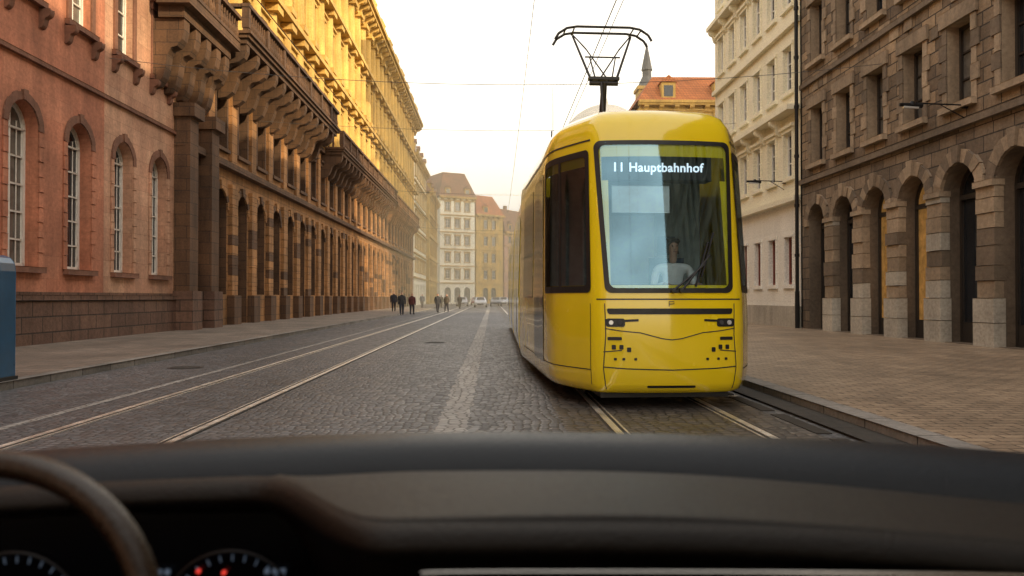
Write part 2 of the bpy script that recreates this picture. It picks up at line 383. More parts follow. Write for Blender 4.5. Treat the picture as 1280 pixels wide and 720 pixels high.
for i, c in enumerate(cs):
    voussoirs(tb, PL, c, 1.75, 5.3, .30, .09, ['brown', 'browndk'], 9)
    rectwin_trim(tb, PL, c, 1.3, 8.0, 10.5, .2, .08, 'browndk')
    rectwin_trim(tb, PL, c, 1.4, 12.3, 15.8, .22, .10, 'trimg'); rectwin_trim(tb, PL, c, 1.3, 18.2, 21.0, .2, .10, 'trimg')
    m = c-1.5
    tb.box(PL, m-.5, m+.5, .003, .34, .1, 1.45, 'browndk')
    for k in range(11):
        tb.box(PL, m-.4-.03*(k % 2), m+.4+.03*(k % 2), .003, .2, 1.46+k*.46, 1.46+k*.46+.44, 'brown' if random.random() < .85 else 'browndk')
    tb.box(PL, m-.36, m+.36, .003, .16, 7.45, 11.2, 'brown')
    for zb_, zt_ in ((12.2, 16.6), (17.9, 21.7), (22.6, 25.9)):
        A = []; B = []
        for t in range(9):
            th = math.pi*t/8; A.append(PL(m-.42*math.cos(th), .02+.5*math.sin(th), zb_)); B.append(PL(m-.36*math.cos(th), .02+.43*math.sin(th), zt_))
        tb.prism(A, B, 'trimg')
        tb.box(PL, m-.55, m+.55, .004, .66, zt_, zt_+.35, 'trimg'); tb.box(PL, m-.55, m+.55, .004, .66, zb_-.35, zb_, 'trimg')
for z, mt, o in ((7.1, 'browndk', .38), (11.45, 'browndk', .3), (17.0, 'trimg', .75), (22.05, 'trimg', .75)):
    tb.box(PL, a0, a1, .002, o, z, z+.28, mt)
cornice(tb, PL, a0, a1, 26.1, 'trimg', 1.5, 1.5, 1.7)
for i in range(15):
    a = 34+i*6
    tb.box(PL, a-.5, a+.5, .2, 1.1, 27.81, 28.7, 'trimg')
    tb.cyl(PL(a, .65, 28.7), PL(a, .65, 29.3), .2, .45, 'trimg', 8); tb.cyl(PL(a, .65, 29.3), PL(a, .65, 30.1), .42, .06, 'trimg', 8)
def balcony(b0, b1, zf, out, mat, step=1.5, ch=1.4):
    tb.box(PL, b0, b1, .34, out, zf-.28, zf, mat); tb.box(PL, b0-.08, b1+.08, .34, out+.1, zf-.12, zf-.002, mat)
    tb.box(PL, b0+.1, b1-.1, .34, out-.12, zf-.5, zf-.282, mat)
    a = b0+.4
    while a < b1-.2: console(tb, PL, a, .42, out-.15, zf-.502, ch, mat); a += step
    balustrade(tb, PL, b0, b1, out, zf, 1.15, mat)
balcony(33.4, 53, 12.5, 1.85, 'browndk', 1.5, 1.9)
balcony(56, 88, 11.9, 1.6, 'browndk', 1.5, 1.6)
balcony(91, 118, 11.9, 1.3, 'brown', 1.6, 1.4)
for a in (30.75, 33.1):
    tb.box(PL, a-.5, a+.5, .003, .75, .1, 1.6, 'plinth'); tb.box(PL, a-.42, a+.42, .003, .6, 1.602, 8.2, 'browndk'); tb.box(PL, a-.55, a+.55, .003, .8, 8.202, 8.7, 'browndk')
tb.box(PL, 27.8, 33.38, .35, 1.5, 11.6, 11.95, 'browndk'); tb.box(PL, 28.1, 33.1, .30, 1.2, 11.2, 11.598, 'browndk')
tb.box(PL, 28.3, 32.9, .02, 1.15, 12.0, 17, 'browndk')
for a in (28.5, 29.6, 30.7, 31.8, 32.8): console(tb, PL, a, .5, 1.15, 11.198, 2.4, 'browndk')
balustrade(tb, PL, 27.8, 33.3, 1.55, 11.95, 1.1, 'browndk')
mass(mb, PL, a0, a1, 27)
mb.poly([PL(a1, 0, 0), PL(a1, -14, 0), PL(a1, -14, 27), PL(a1, 0, 27)], 'gold')
mb.done('walls', e); tb.done('trim_columns_and_balconies', e)

# ================================================================== RIGHT STONE BUILDING
e = empty('stone_arcade_building'); mb = MB(); tb = MB()
a0, a1 = -24, 31.75; sp = 2.33
cs = [30.25-sp*k for k in range(23)]
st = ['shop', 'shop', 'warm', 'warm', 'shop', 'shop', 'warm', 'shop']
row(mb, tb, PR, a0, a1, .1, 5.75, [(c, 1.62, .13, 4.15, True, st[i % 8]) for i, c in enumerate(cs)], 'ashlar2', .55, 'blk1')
row(mb, tb, PR, a0, a1, 5.75, 10.0, [(c, 1.12, 6.55, 8.75, False, 'plain') for c in cs], 'ashlar', .42, 'blk2')
row(mb, tb, PR, a0, a1, 10.0, 14.0, [(c, 1.12, 10.5, 12.8, False, 'plain') for c in cs], 'ashlar', .42, 'blk2')
row(mb, tb, PR, a0, a1, 14, 18, [(c, 1.12, 14.6, 16.8, False, 'plain') for c in cs], 'ashlar', .42, 'blk2')
row(mb, tb, PR, a0, a1, 18, 23, [(c, 1.12, 18.8, 21, False, 'plain') for c in cs], 'ashlar', .42, 'blk2')
for i, c in enumerate(cs):
    voussoirs(tb, PR, c, 1.62, 4.15, .36, .10, ['blk0', 'blk1', 'blk2'], 11)
    m = c-sp/2; hw = (sp-1.62)/2
    z = .1; k = 0
    while z < 4.1:
        h = .62 if k < 2 else random.choice([.38, .44, .5]); h = min(h, 4.14-z)
        mt = 'blkl' if k < 2 else random.choice(['blk0', 'blk1', 'blk2', 'blk2', 'blkl'])
        ex = .07 if k < 2 else random.uniform(.0, .03)
        tb.box(PR, m-hw-ex, m+hw+ex, -.18, (.14 if k < 2 else random.uniform(.05, .11)), z+.008, z+h-.008, mt); z += h; k += 1
    tb.box(PR, m-hw-.05, m+hw+.05, -.19, .15, 4.145, 4.30, 'blk2')
    for zb, zt in ((6.55, 8.75), (10.5, 12.8), (14.6, 16.8)):
        tb.box(PR, c-.78, c+.78, .003, .17, zb-.18, zb-.003, 'blk2'); tb.box(PR, c-.86, c+.86, .003, .09, zt+.003, zt+.42, 'blk0')
        for s in (-1, 1):
            for q in range(5):
                w_ = .22+.14*(q % 2); x0, x1 = (c-.56-w_, c-.562) if s < 0 else (c+.562, c+.56+w_)
                tb.box(PR, x0, x1, .003, random.uniform(.03, .06), zb+q*.44, zb+q*.44+.43, random.choice(['blk0', 'blk1', 'blk2']))
for i in range(420):
    a = random.uniform(2, 31.2); z = 5.75+.36*random.randint(1, 22)
    ww = random.uniform(.25, .6); dmin = min(abs(a-c) for c in cs)
    if dmin < .95+ww/2:
        zl = [(6.3, 9.25), (10.2, 13.3), (14.3, 17.3)]
        if any(z0_ < z+.36 and z < z1_ for z0_, z1_ in zl): continue
    tb.box(PR, a-ww/2, a+ww/2, .001, random.uniform(.015, .05), z+.01, z+.35, random.choice(['blk0', 'blk1', 'blk2']))
tb.box(PR, a0, a1, .003, .16, 5.86, 6.05, 'blk1'); tb.box(PR, a0, a1, .003, .12, 9.7, 9.88, 'blk1'); tb.box(PR, a0, a1, .003, .12, 13.8, 13.98, 'blk1')
cornice(tb, PR, a0, a1, 22, 'blk1', 1.0, 1.2)
mass(mb, PR, a0, a1, 23)
mb.done('walls', e); tb.done('blocks_and_frames', e, bevel=.014)
mb = MB(); mb.cyl((12.3, 31.8, .1), (12.3, 31.8, 23), .075, .075, 'iron', 10)
for z in range(1, 23, 2): mb.cyl((12.3, 31.8, z), (12.3, 31.8, z+.12), .1, .1, 'iron', 10)
mb.cyl((12.3, 31.8, .1), (12.3, 31.8, 1.6), .095, .095, 'iron', 10); mb.done('drainpipe')
def walllamp(y, z, L):
    mb = MB(); x = 12.4
    mb.cyl((x, y, z), (x-L, y, z+.04), .022, .018, 'iron', 8); mb.cyl((x+.05, y, z-.35), (x-L*.45, y, z), .014, .014, 'iron', 6); mb.cyl((x+.1, y, z), (x-.02, y, z), .1, .1, 'iron', 10)
    mb.cyl((x-L, y, z+.08), (x-L-.02, y, z-.02), .05, .08, 'iron', 10); mb.cyl((x-L+.25, y, z-.02), (x-L-.35, y, z), .07, .045, 'iron', 10); mb.cyl((x-L+.15, y, z-.075), (x-L-.25, y, z-.06), .04, .04, 'lamp', 10)
    mb.done('wall_lamp', smooth=False)
walllamp(20.6, 6.42, 1.35); walllamp(33.6, 6.3, 1.2)

# ================================================================== CREAM BUILDING
e = empty('cream_building'); mb = MB(); tb = MB(); a0, a1 = 31.9, 44.2
cs = [33.2+1.95*k for k in range(6)]
row(mb, tb, PR, a0, a1, .1, 5.4, [(c, .85, 1.9, 3.9, False, 'red') for c in cs], 'white', .25)
z = 5.4
for k in range(6):
    row(mb, tb, PR, a0, a1, z, z+3.6, [(c, .95, z+1.0, z+2.9, False, 'warmrow') for c in cs], 'cream', .22)
    for c in cs: rectwin_trim(tb, PR, c, .95, z+1.0, z+2.9, .12, .06, 'cream', hood=(k % 2 == 0))
    z += 3.6
for c in cs: rectwin_trim(tb, PR, c, .85, 1.9, 3.9, .1, .04, 'white', hood=False)
for zz, o in ((5.3, .3), (9.0, .55), (12.6, .2), (16.2, .5), (19.8, .2)): tb.box(PR, a0, a1, .003, o, zz, zz+.22, 'cream')
for c in cs: console(tb, PR, c+.97, .2, .5, 8.998, .7, 'cream'); console(tb, PR, c+.97, .2, .45, 16.198, .7, 'cream')
tb.box(PR, a0, a1, .003, .1, .1, 1.0, 'blkl')
cornice(tb, PR, a0, a1, 26.0, 'cream', .9, 1.2)
mass(mb, PR, a0, a1, 27)
mb.poly([PR(a1, 0, 0), PR(a1, -14, 0), PR(a1, -14, 27), PR(a1, 0, 27)], 'cream')
mb.done('walls', e); tb.done('trim_and_windows', e)

# ================================================================== DISTANT BUILDINGS
def block(name, o, ang, L, H, storeys, wall, trim, roof, style='warmrow', sp=3.0, ww=1.2, rh=4, depth=14, ret=True, arches=True):
    e = empty(name); mb = MB(); tb = MB(); P = Pany(o, ang); sh = (H-4.6)/(storeys-1)
    n = int((L-1)/sp); cs = [L/2+sp*(i-(n-1)/2) for i in range(n)]
    row(mb, tb, P, 0, L, 0, 4.6, [(c, ww*1.25, .3, 2.9, arches, 'shop') for c in cs], wall, .3)
    for k in range(storeys-1):
        z = 4.6+sh*k
        row(mb, tb, P, 0, L, z, z+sh, [(c, ww, z+sh*.25, z+sh*.78, False, style) for c in cs], wall, .3)
        for c in cs: rectwin_trim(tb, P, c, ww, z+sh*.25, z+sh*.78, .15, .1, trim)
        tb.box(P, 0, L, .003, .3, z-.1, z+.12, trim)
    cornice(tb, P, -.2, L+.2, H-.6, trim, .8, 1.5, 1)
    if ret:
        n2 = int((depth-1)/sp); 
        P2 = lambda a, nn, z: P(-nn, -a, z)
        P3 = lambda a, nn, z: P(L+nn, -a, z)
        for Q in (P2, P3):
            for k in range(storeys):
                z0 = 0 if k == 0 else 4.6+sh*(k-1); z1 = 4.6+sh*k
                row(mb, tb, Q, 0, depth, z0, z1, [(depth/2+sp*(i-(n2-1)/2), ww, z0+(z1-z0)*.25, z0+(z1-z0)*.78, False, style) for i in range(n2)], wall, .3)
    mb.box(P, .5, L-.5, -depth, -.5, 0, H, 'roofing')
    A = [P(-.3, .4, H+.41), P(L+.3, .4, H+.41), P(L+.3, -depth, H+.41), P(-.3, -depth, H+.41)]
    B = [P(1.6, -2.0, H+rh), P(L-1.6, -2.0, H+rh), P(L-1.6, -depth+2, H+rh), P(1.6, -depth+2, H+rh)]
    mb.prism(A, B, roof)
    for i, c in enumerate(cs):
        if i % 2 == 0:
            tb.box(P, c-.7, c+.7, -1.9, .1, H+.6, H+2.3, trim); tb.box(P, c-.45, c+.45, .102, .12, H+.9, H+2.0, 'glass')
            tb.prism([P(c-.85, .25, H+2.302), P(c+.85, .25, H+2.302), P(c, .25, H+3.0)], [P(c-.85, -2, H+2.302), P(c+.85, -2, H+2.302), P(c, -2, H+3.0)], roof)
        elif i % 3 == 0:
            tb.box(P, c-.4, c+.4, -depth/2, -depth/2+.7, H+rh-1, H+rh+1.8, 'brown')
    mb.done('walls_and_roof', e); tb.done('trim', e)
    return e
def left_block(name, y0, y1, x, H, st, wall, trim, roof, rh=4):
    return block(name, (x, y0), R(90), y1-y0, H, st, wall, trim, roof, sp=3.1, rh=rh)
left_block('cream_town_house', 126, 150, -12.4, 24, 6, 'cream', 'trimg', 'roofdk', 4)
left_block('beige_town_house', 150.2, 172, -11.8, 21, 5, 'gold', 'trimg', 'roofdk', 4)
block('beige_corner_building', (-11.5, 176), R(28), 8.6, 23.5, 6, 'cream', 'trimg', 'roofdk', sp=2.4, rh=6)
block('beige_town_house', (-3.6, 181), R(40), 8, 20, 5, 'gold', 'trimg', 'rooftile', sp=2.4, rh=5)
block('brown_gabled_house', (2.9, 187), R(55), 15, 16.5, 5, 'pink', 'trimg', 'roofdk', sp=2.6, rh=6)
block('cream_town_house', (-2, 275), R(0), 26, 15, 4, 'cream', 'cream', 'rooftile', sp=3, rh=4)
block('orange_roofed_house', (14.6, 78), R(0), 16, 20.3, 6, 'gold', 'trimg', 'rooftile', sp=2.6, rh=3.4)
e = empty('domed_hall'); mb = MB(); tb = MB(); P = Pany((11.0, 122), 0)
row(mb, tb, P, 0, 15, 0, 25, [(2.5+2.5*i, 1.3, 16, 21, True, 'plain') for i in range(5)], 'pale', .4)
mb.poly([P(0, 0, 0), P(0, -16, 0), P(0, -16, 25), P(0, 0, 25)], 'pale'); mb.box(P, .3, 15, -16, -.6, 0, 25, 'pale')
cornice(tb, P, -.2, 15.2, 24.6, 'pale', .8, 1.2, 1)
rows_ = []
for i in range(17):
    t = math.pi/2*i/16; r = 7.3*math.cos(t); z = 25.5+7.4*math.sin(t)
    rows_.append([P(7.5+r*math.cos(2*math.pi*j/48), -8+r*math.sin(2*math.pi*j/48), z) for j in range(49)])
mb.grid(rows_, 'pale'); tb.cyl(P(7.5, -8, 32.8), P(7.5, -8, 33.8), .6, .5, 'pale', 10); tb.cyl(P(7.5, -8, 33.8), P(7.5, -8, 34.8), .45, .05, 'pale', 10)
mb.done('walls_and_dome', e); tb.done('trim', e)
e = empty('church_spire'); mb = MB(); c = (19.0, 97)
mb.box(I, c[0]-1.2, c[0]+1.2, c[1]-1.2, c[1]+1.2, 0, 26.6, 'gold'); mb.box(I, c[0]-1.4, c[0]+1.4, c[1]-1.4, c[1]+1.4, 26.6, 27.0, 'trimg')
mb.cyl((c[0], c[1], 27.0), (c[0], c[1], 28.4), 1.25, .6, 'roofing', 8); mb.cyl((c[0], c[1], 28.4), (c[0], c[1], 29.2), .55, .55, 'roofing', 8); mb.cyl((c[0], c[1], 29.2), (c[0], c[1], 32.6), .7, .03, 'roofing', 8)
mb.done('tower', e)

# ================================================================== TRAM
TX, TY, YAW = 2.15, 9.46, R(2.6)
tram = empty('tram', (TX, TY, 0), YAW)
def catmull(pts, n=10):
    out = []
    for i in range(len(pts)-1):
        p0 = Vector(pts[max(i-1, 0)]); p1 = Vector(pts[i]); p2 = Vector(pts[i+1]); p3 = Vector(pts[min(i+2, len(pts)-1)])
        for k in range(n):
            t = k/n; out.append(.5*((2*p1)+(p2-p0)*t+(2*p0-5*p1+4*p2-p3)*t*t+(3*p1-p0-3*p2+p3)*t**3))
    out.append(Vector(pts[-1])); return out
HW = 1.35
PLAN = catmull([(0, 0), (.3, .012), (.55, .04), (.78, .085), (.90, .15), (.975, .27), (1.07, .46), (1.20, .74), (1.31, 1.08), (HW, 1.6), (HW, 2.5), (HW, 6.0)])
AL = [0]
for i in range(1, len(PLAN)): AL.append(AL[-1]+(PLAN[i]-PLAN[i-1]).length)
def plan(s):
    sg = 1 if s >= 0 else -1; s = min(abs(s), AL[-1]-1e-6)
    lo = 0
    for i in range(len(AL)-1):
        if AL[i+1] >= s: lo = i; break
    t = (s-AL[lo])/(AL[lo+1]-AL[lo]); p = PLAN[lo].lerp(PLAN[lo+1], t); return sg*p.x, p.y
PROF = [(.2, .12, .92), (.235, .05, .965), (.32, .015, .985), (.55, 0, 1), (1.0, .005, 1), (1.25, .02, 1), (1.4, .045, 1), (3.27, .37, .975), (3.38, .40, .968), (3.53, .44, .945), (3.65, .52, .895), (3.74, .66, .80), (3.79, .86, .66), (3.82, 1.1, .4), (3.83, 1.35, 0)]
def prof(z):
    for i in range(len(PROF)-1):
        if z <= PROF[i+1][0]+1e-9:
            a, b = PROF[i], PROF[i+1]; t = (z-a[0])/(b[0]-a[0]); return a[1]+(b[1]-a[1])*t, a[2]+(b[2]-a[2])*t
    return PROF[-1][1:]
def S0(s, z):
    u, v = plan(s); rk, sc = prof(z); return Vector((u*sc, v+rk*(1-v/6), z))
def S1(s, z, off=0):
    p = S0(s, z)
    if off:
        ds = S0(s+.01, z)-S0(s-.01, z); dz = S0(s, z+.01)-S0(s, z-.01)
        p = p+ds.cross(dz).normalized()*off
    return p
sgn = 1 if S1(0, 2, .1).y < S1(0, 2).y else -1
def S(s, z, off=0): return S1(s, z, off*sgn)
tt = sorted(set([round(v, 4) for v in [-AL[-1]+1e-4, -5, -4, -3, -2.5] + [-2.4+.08*i for i in range(61)] + [2.5, 3, 4, 5, AL[-1]-1e-4]]))
zv = [p[0] for p in PROF if p[0] < 1.3]+[1.4+.1*i for i in range(19)]+[p[0] for p in PROF if p[0] > 3.3]
mb = MB()
rows_ = [[S(s, z) for s in tt] for z in zv]
def skip(i, j):
    z = (zv[i]+zv[i+1])/2; s = (tt[j]+tt[j+1])/2
    return (abs(s) < .78 - .10*(3.2-z)/1.8 and 1.5 < z < 3.15) or (1.06 < abs(s) < 2.3 and 1.5 < z < 3.05)
mb.grid(rows_, 'yellow', skip)
mb.poly([S(s, .2) for s in tt], 'black')
mb.done('nose_shell', tram, smooth=True)
def rrect(s0b, s1b, s0t, s1t, zb, zt, r, K=6):
    pts = []
    cor = [(s0b, zb, 1, 1), (s0t, zt, 1, -1), (s1t, zt, -1, -1), (s1b, zb, -1, 1)]
    angs = [(270, 180), (180, 90), (90, 0), (360, 270)]
    for (cs_, cz, dx, dz), (A, B) in zip(cor, angs):
        for k in range(K+1):
            a = R(A+(B-A)*k/K); pts.append((cs_+dx*r+r*math.cos(a), cz+dz*r+r*math.sin(a)))
    out = []
    for i in range(len(pts)):
        p, q = pts[i], pts[(i+1) % len(pts)]; d = math.dist(p, q); n = max(1, int(d/.08))
        for k in range(n): out.append((p[0]+(q[0]-p[0])*k/n, p[1]+(q[1]-p[1])*k/n))
    return out
def rowpatch(mb, s0b, s1b, s0t, s1t, zb, zt, r, off, mat, nz=24, ns=20):
    zs = [zb+r*(1-math.cos(math.pi/2*k/6)) for k in range(6)]+[zb+r+(zt-zb-2*r)*k/nz for k in range(nz+1)]+[zt-r+r*math.sin(math.pi/2*k/6) for k in range(1, 7)]
    rows = []
    for z in zs:
        t = (z-zb)/(zt-zb); a = s0b+(s0t-s0b)*t; b = s1b+(s1t-s1b)*t; d = min(z-zb, zt-z)
        ins = 0 if d >= r else r-math.sqrt(max(0, r*r-(r-d)**2))
        rows.append([S(a+ins+(b-a-2*ins)*k/ns, z, off) for k in range(ns+1)])
    mb.grid(rows, mat)
def ring(mb, A, B, offA, offB, mat):
    n = len(A); b = len(mb.v); mb.v += [tuple(S(s, z, offA)) for s, z in A]+[tuple(S(s, z, offB)) for s, z in B]
    for i in range(n):
        j = (i+1) % n; mb.f.append((b+i, b+j, b+n+j, b+n+i)); mb.m.append(mb.mi(mat))
def stroke(mb, pts, w, off, mat):
    P_ = []
    for i in range(len(pts)-1):
        d = math.dist(pts[i], pts[i+1]); n = max(1, int(d/.05))
        for k in range(n): P_.append((pts[i][0]+(pts[i+1][0]-pts[i][0])*k/n, pts[i][1]+(pts[i+1][1]-pts[i][1])*k/n))
    P_.append(pts[-1]); A = []; B = []
    for i, p in enumerate(P_):
        q = P_[min(i+1, len(P_)-1)]; o = P_[max(i-1, 0)]; dx, dz = q[0]-o[0], q[1]-o[1]; L = math.hypot(dx, dz) or 1
        nx, nz = -dz/L*w/2, dx/L*w/2; A.append(S(p[0]+nx, p[1]+nz, off)); B.append(S(p[0]-nx, p[1]-nz, off))
    mb.grid([A, B], mat)
WB, WT = 1.42, 3.29
mb = MB(); rowpatch(mb, -.78, .78, -.88, .88, WB, WT, .09, .012, 'wglass'); mb.done('windscreen', tram, smooth=True)
mb = MB()
def scal(L, cs_, cz, ks, kz): return [(cs_+(s-cs_)*ks, cz+(z-cz)*kz) for s, z in L]
base = rrect(-.78, .78, -.88, .88, WB, WT, .09); zc = (WB+WT)/2
ring(mb, scal(base, 0, zc, 1.018, 1.014), scal(base, 0, zc, .945, .955), .014, .016, 'black')
ring(mb, scal(base, 0, zc, 1.018, 1.014), scal(base, 0, zc, 1.022, 1.016), .014, .0, 'black')
for sg in (-1, 1):
    a, b = (.985, 2.38)
    q = (a, b, a+.0, b) if sg > 0 else (-b, -a, -b, -a-.0)
    rowpatch(mb, *q, 1.42, 3.20, .07, .008, 'sglass')
    rb = rrect(*q, 1.42, 3.20, .07); cc = (q[0]+q[1])/2
    ring(mb, scal(rb, cc, 2.31, 1.012, 1.012), scal(rb, cc, 2.31, .90, .92), .010, .012, 'black')
    stroke(mb, [(sg*1.66, 1.45), (sg*1.66, 3.16)], .06, .013, 'black')
    rowpatch(mb, *( (2.6, 3.9, 2.6, 3.9) if sg > 0 else (-3.9, -2.6, -3.9, -2.6)), .45, 3.12, .06, .006, 'blackgl')
    rowpatch(mb, *( (4.15, 5.9, 4.15, 5.9) if sg > 0 else (-5.9, -4.15, -5.9, -4.15)), 1.35, 3.07, .06, .006, 'blackgl')
mb.done('cab_side_windows', tram, smooth=True)
mb = MB()
rowpatch(mb, -.76, .76, -.78, .78, 1.15, 1.22, .025, .006, 'black', nz=3)
stroke(mb, [(-.9, 1.33), (.9, 1.33)], .016, .005, 'darkm')
L1 = [(-.80, .98), (-.6, .95), (-.38, .93), (-.12, .86), (0, .845), (.12, .86), (.38, .93), (.6, .95), (.80, .98)]
stroke(mb, L1, .012, .005, 'darkm')
L2 = [(-.82, .52), (-.55, .50), (0, .485), (.55, .50), (.82, .52)]
stroke(mb, L2, .014, .005, 'darkm')
for sg in (-1, 1):
    stroke(mb, [(sg*.80, 1.28), (sg*.79, .9), (sg*.82, .5), (sg*.8, .25)], .012, .005, 'darkm')
    stroke(mb, [(sg*.80, 1.08), (sg*.60, 1.07), (sg*.40, 1.08)], .028, .006, 'black')
    stroke(mb, [(sg*.60, .72), (sg*.82, .70)], .012, .006, 'darkm')
    for ss in (.49, .58, .67): 
        a, b = sorted((sg*ss, sg*(ss+.05))); rowpatch(mb, a, b, a, b, .70+.03*(ss > .5), .755+.03*(ss > .5), .01, .008, 'black', nz=2, ns=2)
    for ss in (.42, .56, .66):
        a, b = sorted((sg*ss, sg*(ss+.035))); rowpatch(mb, a, b, a, b, .60, .63, .008, .008, 'black', nz=2, ns=2)
    a, b = sorted((sg*.56, sg*.79)); rowpatch(mb, a, b, a, b, 1.00, 1.10, .03, .007, 'black', nz=4, ns=8)
    for ss in (.62, .725):
        p = S(sg*ss, 1.05, .004); q = S(sg*ss, 1.05, .018); mb.cyl(p, q, .030, .026, 'grey' if ss < .7 else 'lamp', 16)
    a, b = sorted((sg*.60, sg*.77)); rowpatch(mb, a, b, a, b, .84, .88, .012, .007, 'black', nz=2, ns=6)
    stroke(mb, [(sg*1.0, 1.28), (sg*1.0, .3)], .010, .005, 'darkm'); stroke(mb, [(sg*1.0, .48), (sg*5.9, .48)], .012, .005, 'darkm')
    stroke(mb, [(sg*.95, 3.33), (sg*5.9, 3.33)], .022, .006, 'darkm')
stroke(mb, [(-.03, 1.245), (-.03, 1.30), (.03, 1.30), (.03, 1.275), (-.03, 1.27)], .010, .006, 'black')
rowpatch(mb, -.30, .30, -.30, .30, .27, .30, .012, .006, 'black', nz=2)
mb.done('nose_details', tram)
mb = MB()
def wiper(s0, z0, s1, z1):
    p = S(s0, z0, .05); q = S(s1, z1, .04); mb.cyl(p, q, .015, .012, 'black', 6)
    c1 = S(s1-.12, z1-.26, .03); c2 = S(s1+.07, z1+.28, .03); mb.cyl(c1, c2, .013, .013, 'black', 6); mb.cyl(S(s0, z0, .0), S(s0, z0, .06), .03, .03, 'black', 10)
wiper(.02, 1.43, .42, 1.74); wiper(.12, 1.43, .50, 1.86)
mb.done('wipers', tram)
mb = MB()
mb.box(I, -.9, .9, .38, 1.05, .5, 1.40, 'black'); mb.prism([(-.75, .30, 1.38), (.75, .30, 1.38), (.75, .95, 1.38), (-.75, .95, 1.38)], [(-.7, .40, 1.47), (.7, .40, 1.47), (.7, .8, 1.52), (-.7, .8, 1.52)], 'black')
mb.box(I, -1.15, 1.15, 1.06, 5.9, .30, .56, 'grey'); mb.box(I, -1.15, -.45, 2.6, 2.64, .57, 3.3, 'greyl'); mb.box(I, .45, 1.15, 2.6, 2.64, .57, 3.3, 'greyl'); mb.box(I, -.45, .45, 2.6, 2.64, 2.6, 3.3, 'greyl')
mb.box(I, -.45, .45, 2.61, 2.63, .57, 2.6, 'visor')
mb.box(I, -.68, .68, .60, .86, 2.84, 3.16, 'black')
mb.box(I, -.62, .12, .54, .555, 2.42, 2.76, 'visor')
mb.box(I, .10, .62, 1.07, 1.57, 1.05, 1.18, 'seat'); mb.box(I, .12, .60, 1.56, 1.66, 1.18, 1.90, 'seat'); mb.box(I, .24, .48, 1.56, 1.66, 1.95, 2.2, 'seat'); mb.cyl((.36, 1.32, .56), (.36, 1.32, 1.05), .07, .07, 'darkm')
mb.done('cab_interior', tram, bevel=.03)
cu = bpy.data.curves.new('destination_text', 'FONT'); cu.body = '11 Hauptbahnhof'; cu.size = .16; cu.align_x = 'CENTER'; cu.extrude = .002; cu.space_character = 1.05; cu.offset = .003
to = bpy.data.objects.new('destination_text', cu); scene.collection.objects.link(to); to.parent = tram; to.location = (-.02, .592, 2.95); to.rotation_euler = (R(90), 0, 0); cu.materials.append(M['ledtxt'])
mb = MB()
mb.box(I, -.85, .85, 2.6, 3.2, 3.72, 3.94, 'yellow'); mb.box(I, -.8, .8, 4.8, 5.8, 3.72, 3.97, 'grey')
mb.done('roof_equipment', tram, bevel=.05)
mods = [(6.6, 6.2), (13.4, 6.2), (20.2, 6.2)]
sec = [(HW-.1, .2), (HW-.02, .35), (HW, .6), (HW, 1.4), (HW-.05, 3.25), (HW-.09, 3.5), (1.05, 3.72), (.5, 3.8), (0, 3.82)]
full = [(-u, z) for u, z in sec]+[(u, z) for u, z in reversed(sec[:-1])]
mb = MB(); wb = MB()
def cx(v): return (0.0 if v < 6 else (v-6)*math.sin(YAW)*1.2)
for v0, L in mods:
    A = [(u+cx(v0), v0, z) for u, z in full]; B = [(u+cx(v0+L), v0+L, z) for u, z in full]
    mb.prism(A, B, 'yellow')
    for sg in (-1, 1):
        def pt(v, z): 
            u = HW if z < 1.4 else HW-(z-1.4)/1.85*.05
            return (sg*(u+.006)+cx(v), v, z)
        for (w0, w1, zb, zt, mt) in ((.2, 1.6, 1.35, 3.05, 'blackgl'), (1.8, 3.1, .4, 3.05, 'blackgl'), (3.3, 4.6, 1.35, 3.05, 'blackgl'), (4.75, 6.0, 1.35, 3.05, 'blackgl')):
            wb.poly([pt(v0+w0, zb), pt(v0+w1, zb), pt(v0+w1, 1.4), pt(v0+w0, 1.4)], mt)
            wb.poly([pt(v0+w0, 1.4), pt(v0+w1, 1.4), pt(v0+w1, zt), pt(v0+w0, zt)], mt)
for v in (6.0, 12.8, 19.6):
    for k in range(6):
        r = 1.25 if k % 2 else 1.18
        wb.prism([(r*s_+cx(v), v+k*.1, z) for s_, z in ((-1, .4), (1, .4), (1, 3.3), (-1, 3.3))], [(r*s_+cx(v), v+k*.1+.098, z) for s_, z in ((-1, .4), (1, .4), (1, 3.3), (-1, 3.3))], 'grey')
mb.done('body_modules', tram); wb.done('side_windows_and_bellows', tram)
mb = MB()
for v in (1.8, 3.6, 8, 10, 15, 17, 22, 24):
    for sg in (-1, 1): mb.cyl((sg*.68+cx(v), v, .30), (sg*.78+cx(v), v, .30), .29, .29, 'darkm', 20)
for v in (2.7, 9, 16, 23): mb.box(I, -.9+cx(v), .9+cx(v), v-1.4, v+1.4, .12, .3, 'black')
mb.box(I, -.8, .8, .35, 1.0, .12, .22, 'black')
mb.done('bogies', tram)
mb = MB(); px, py = -.10, 3.85
k = 'darkm'
mb.box(I, px-.6, px+.6, py-.45, py+.45, 3.80, 3.88, k)
for sx in (-.45, .45):
    for sy in (-.35, .35): mb.cyl((px+sx, py+sy, 3.88), (px+sx*.9, py+sy, 3.98), .05, .05, k)
mb.cyl((px-.5, py, 4.0), (px+.5, py, 4.0), .035, .035, k)
mb.cyl((px, py+.3, 4.0), (px, py-.05, 4.95), .065, .05, k); mb.cyl((px-.05, py-.3, 4.0), (px-.05, py-.05, 4.95), .03, .025, k)
mb.cyl((px-.24, py, 4.95), (px+.24, py, 4.95), .04, .04, k); mb.box(I, px-.26, px+.26, py-.06, py+.06, 5.0, 5.05, k)
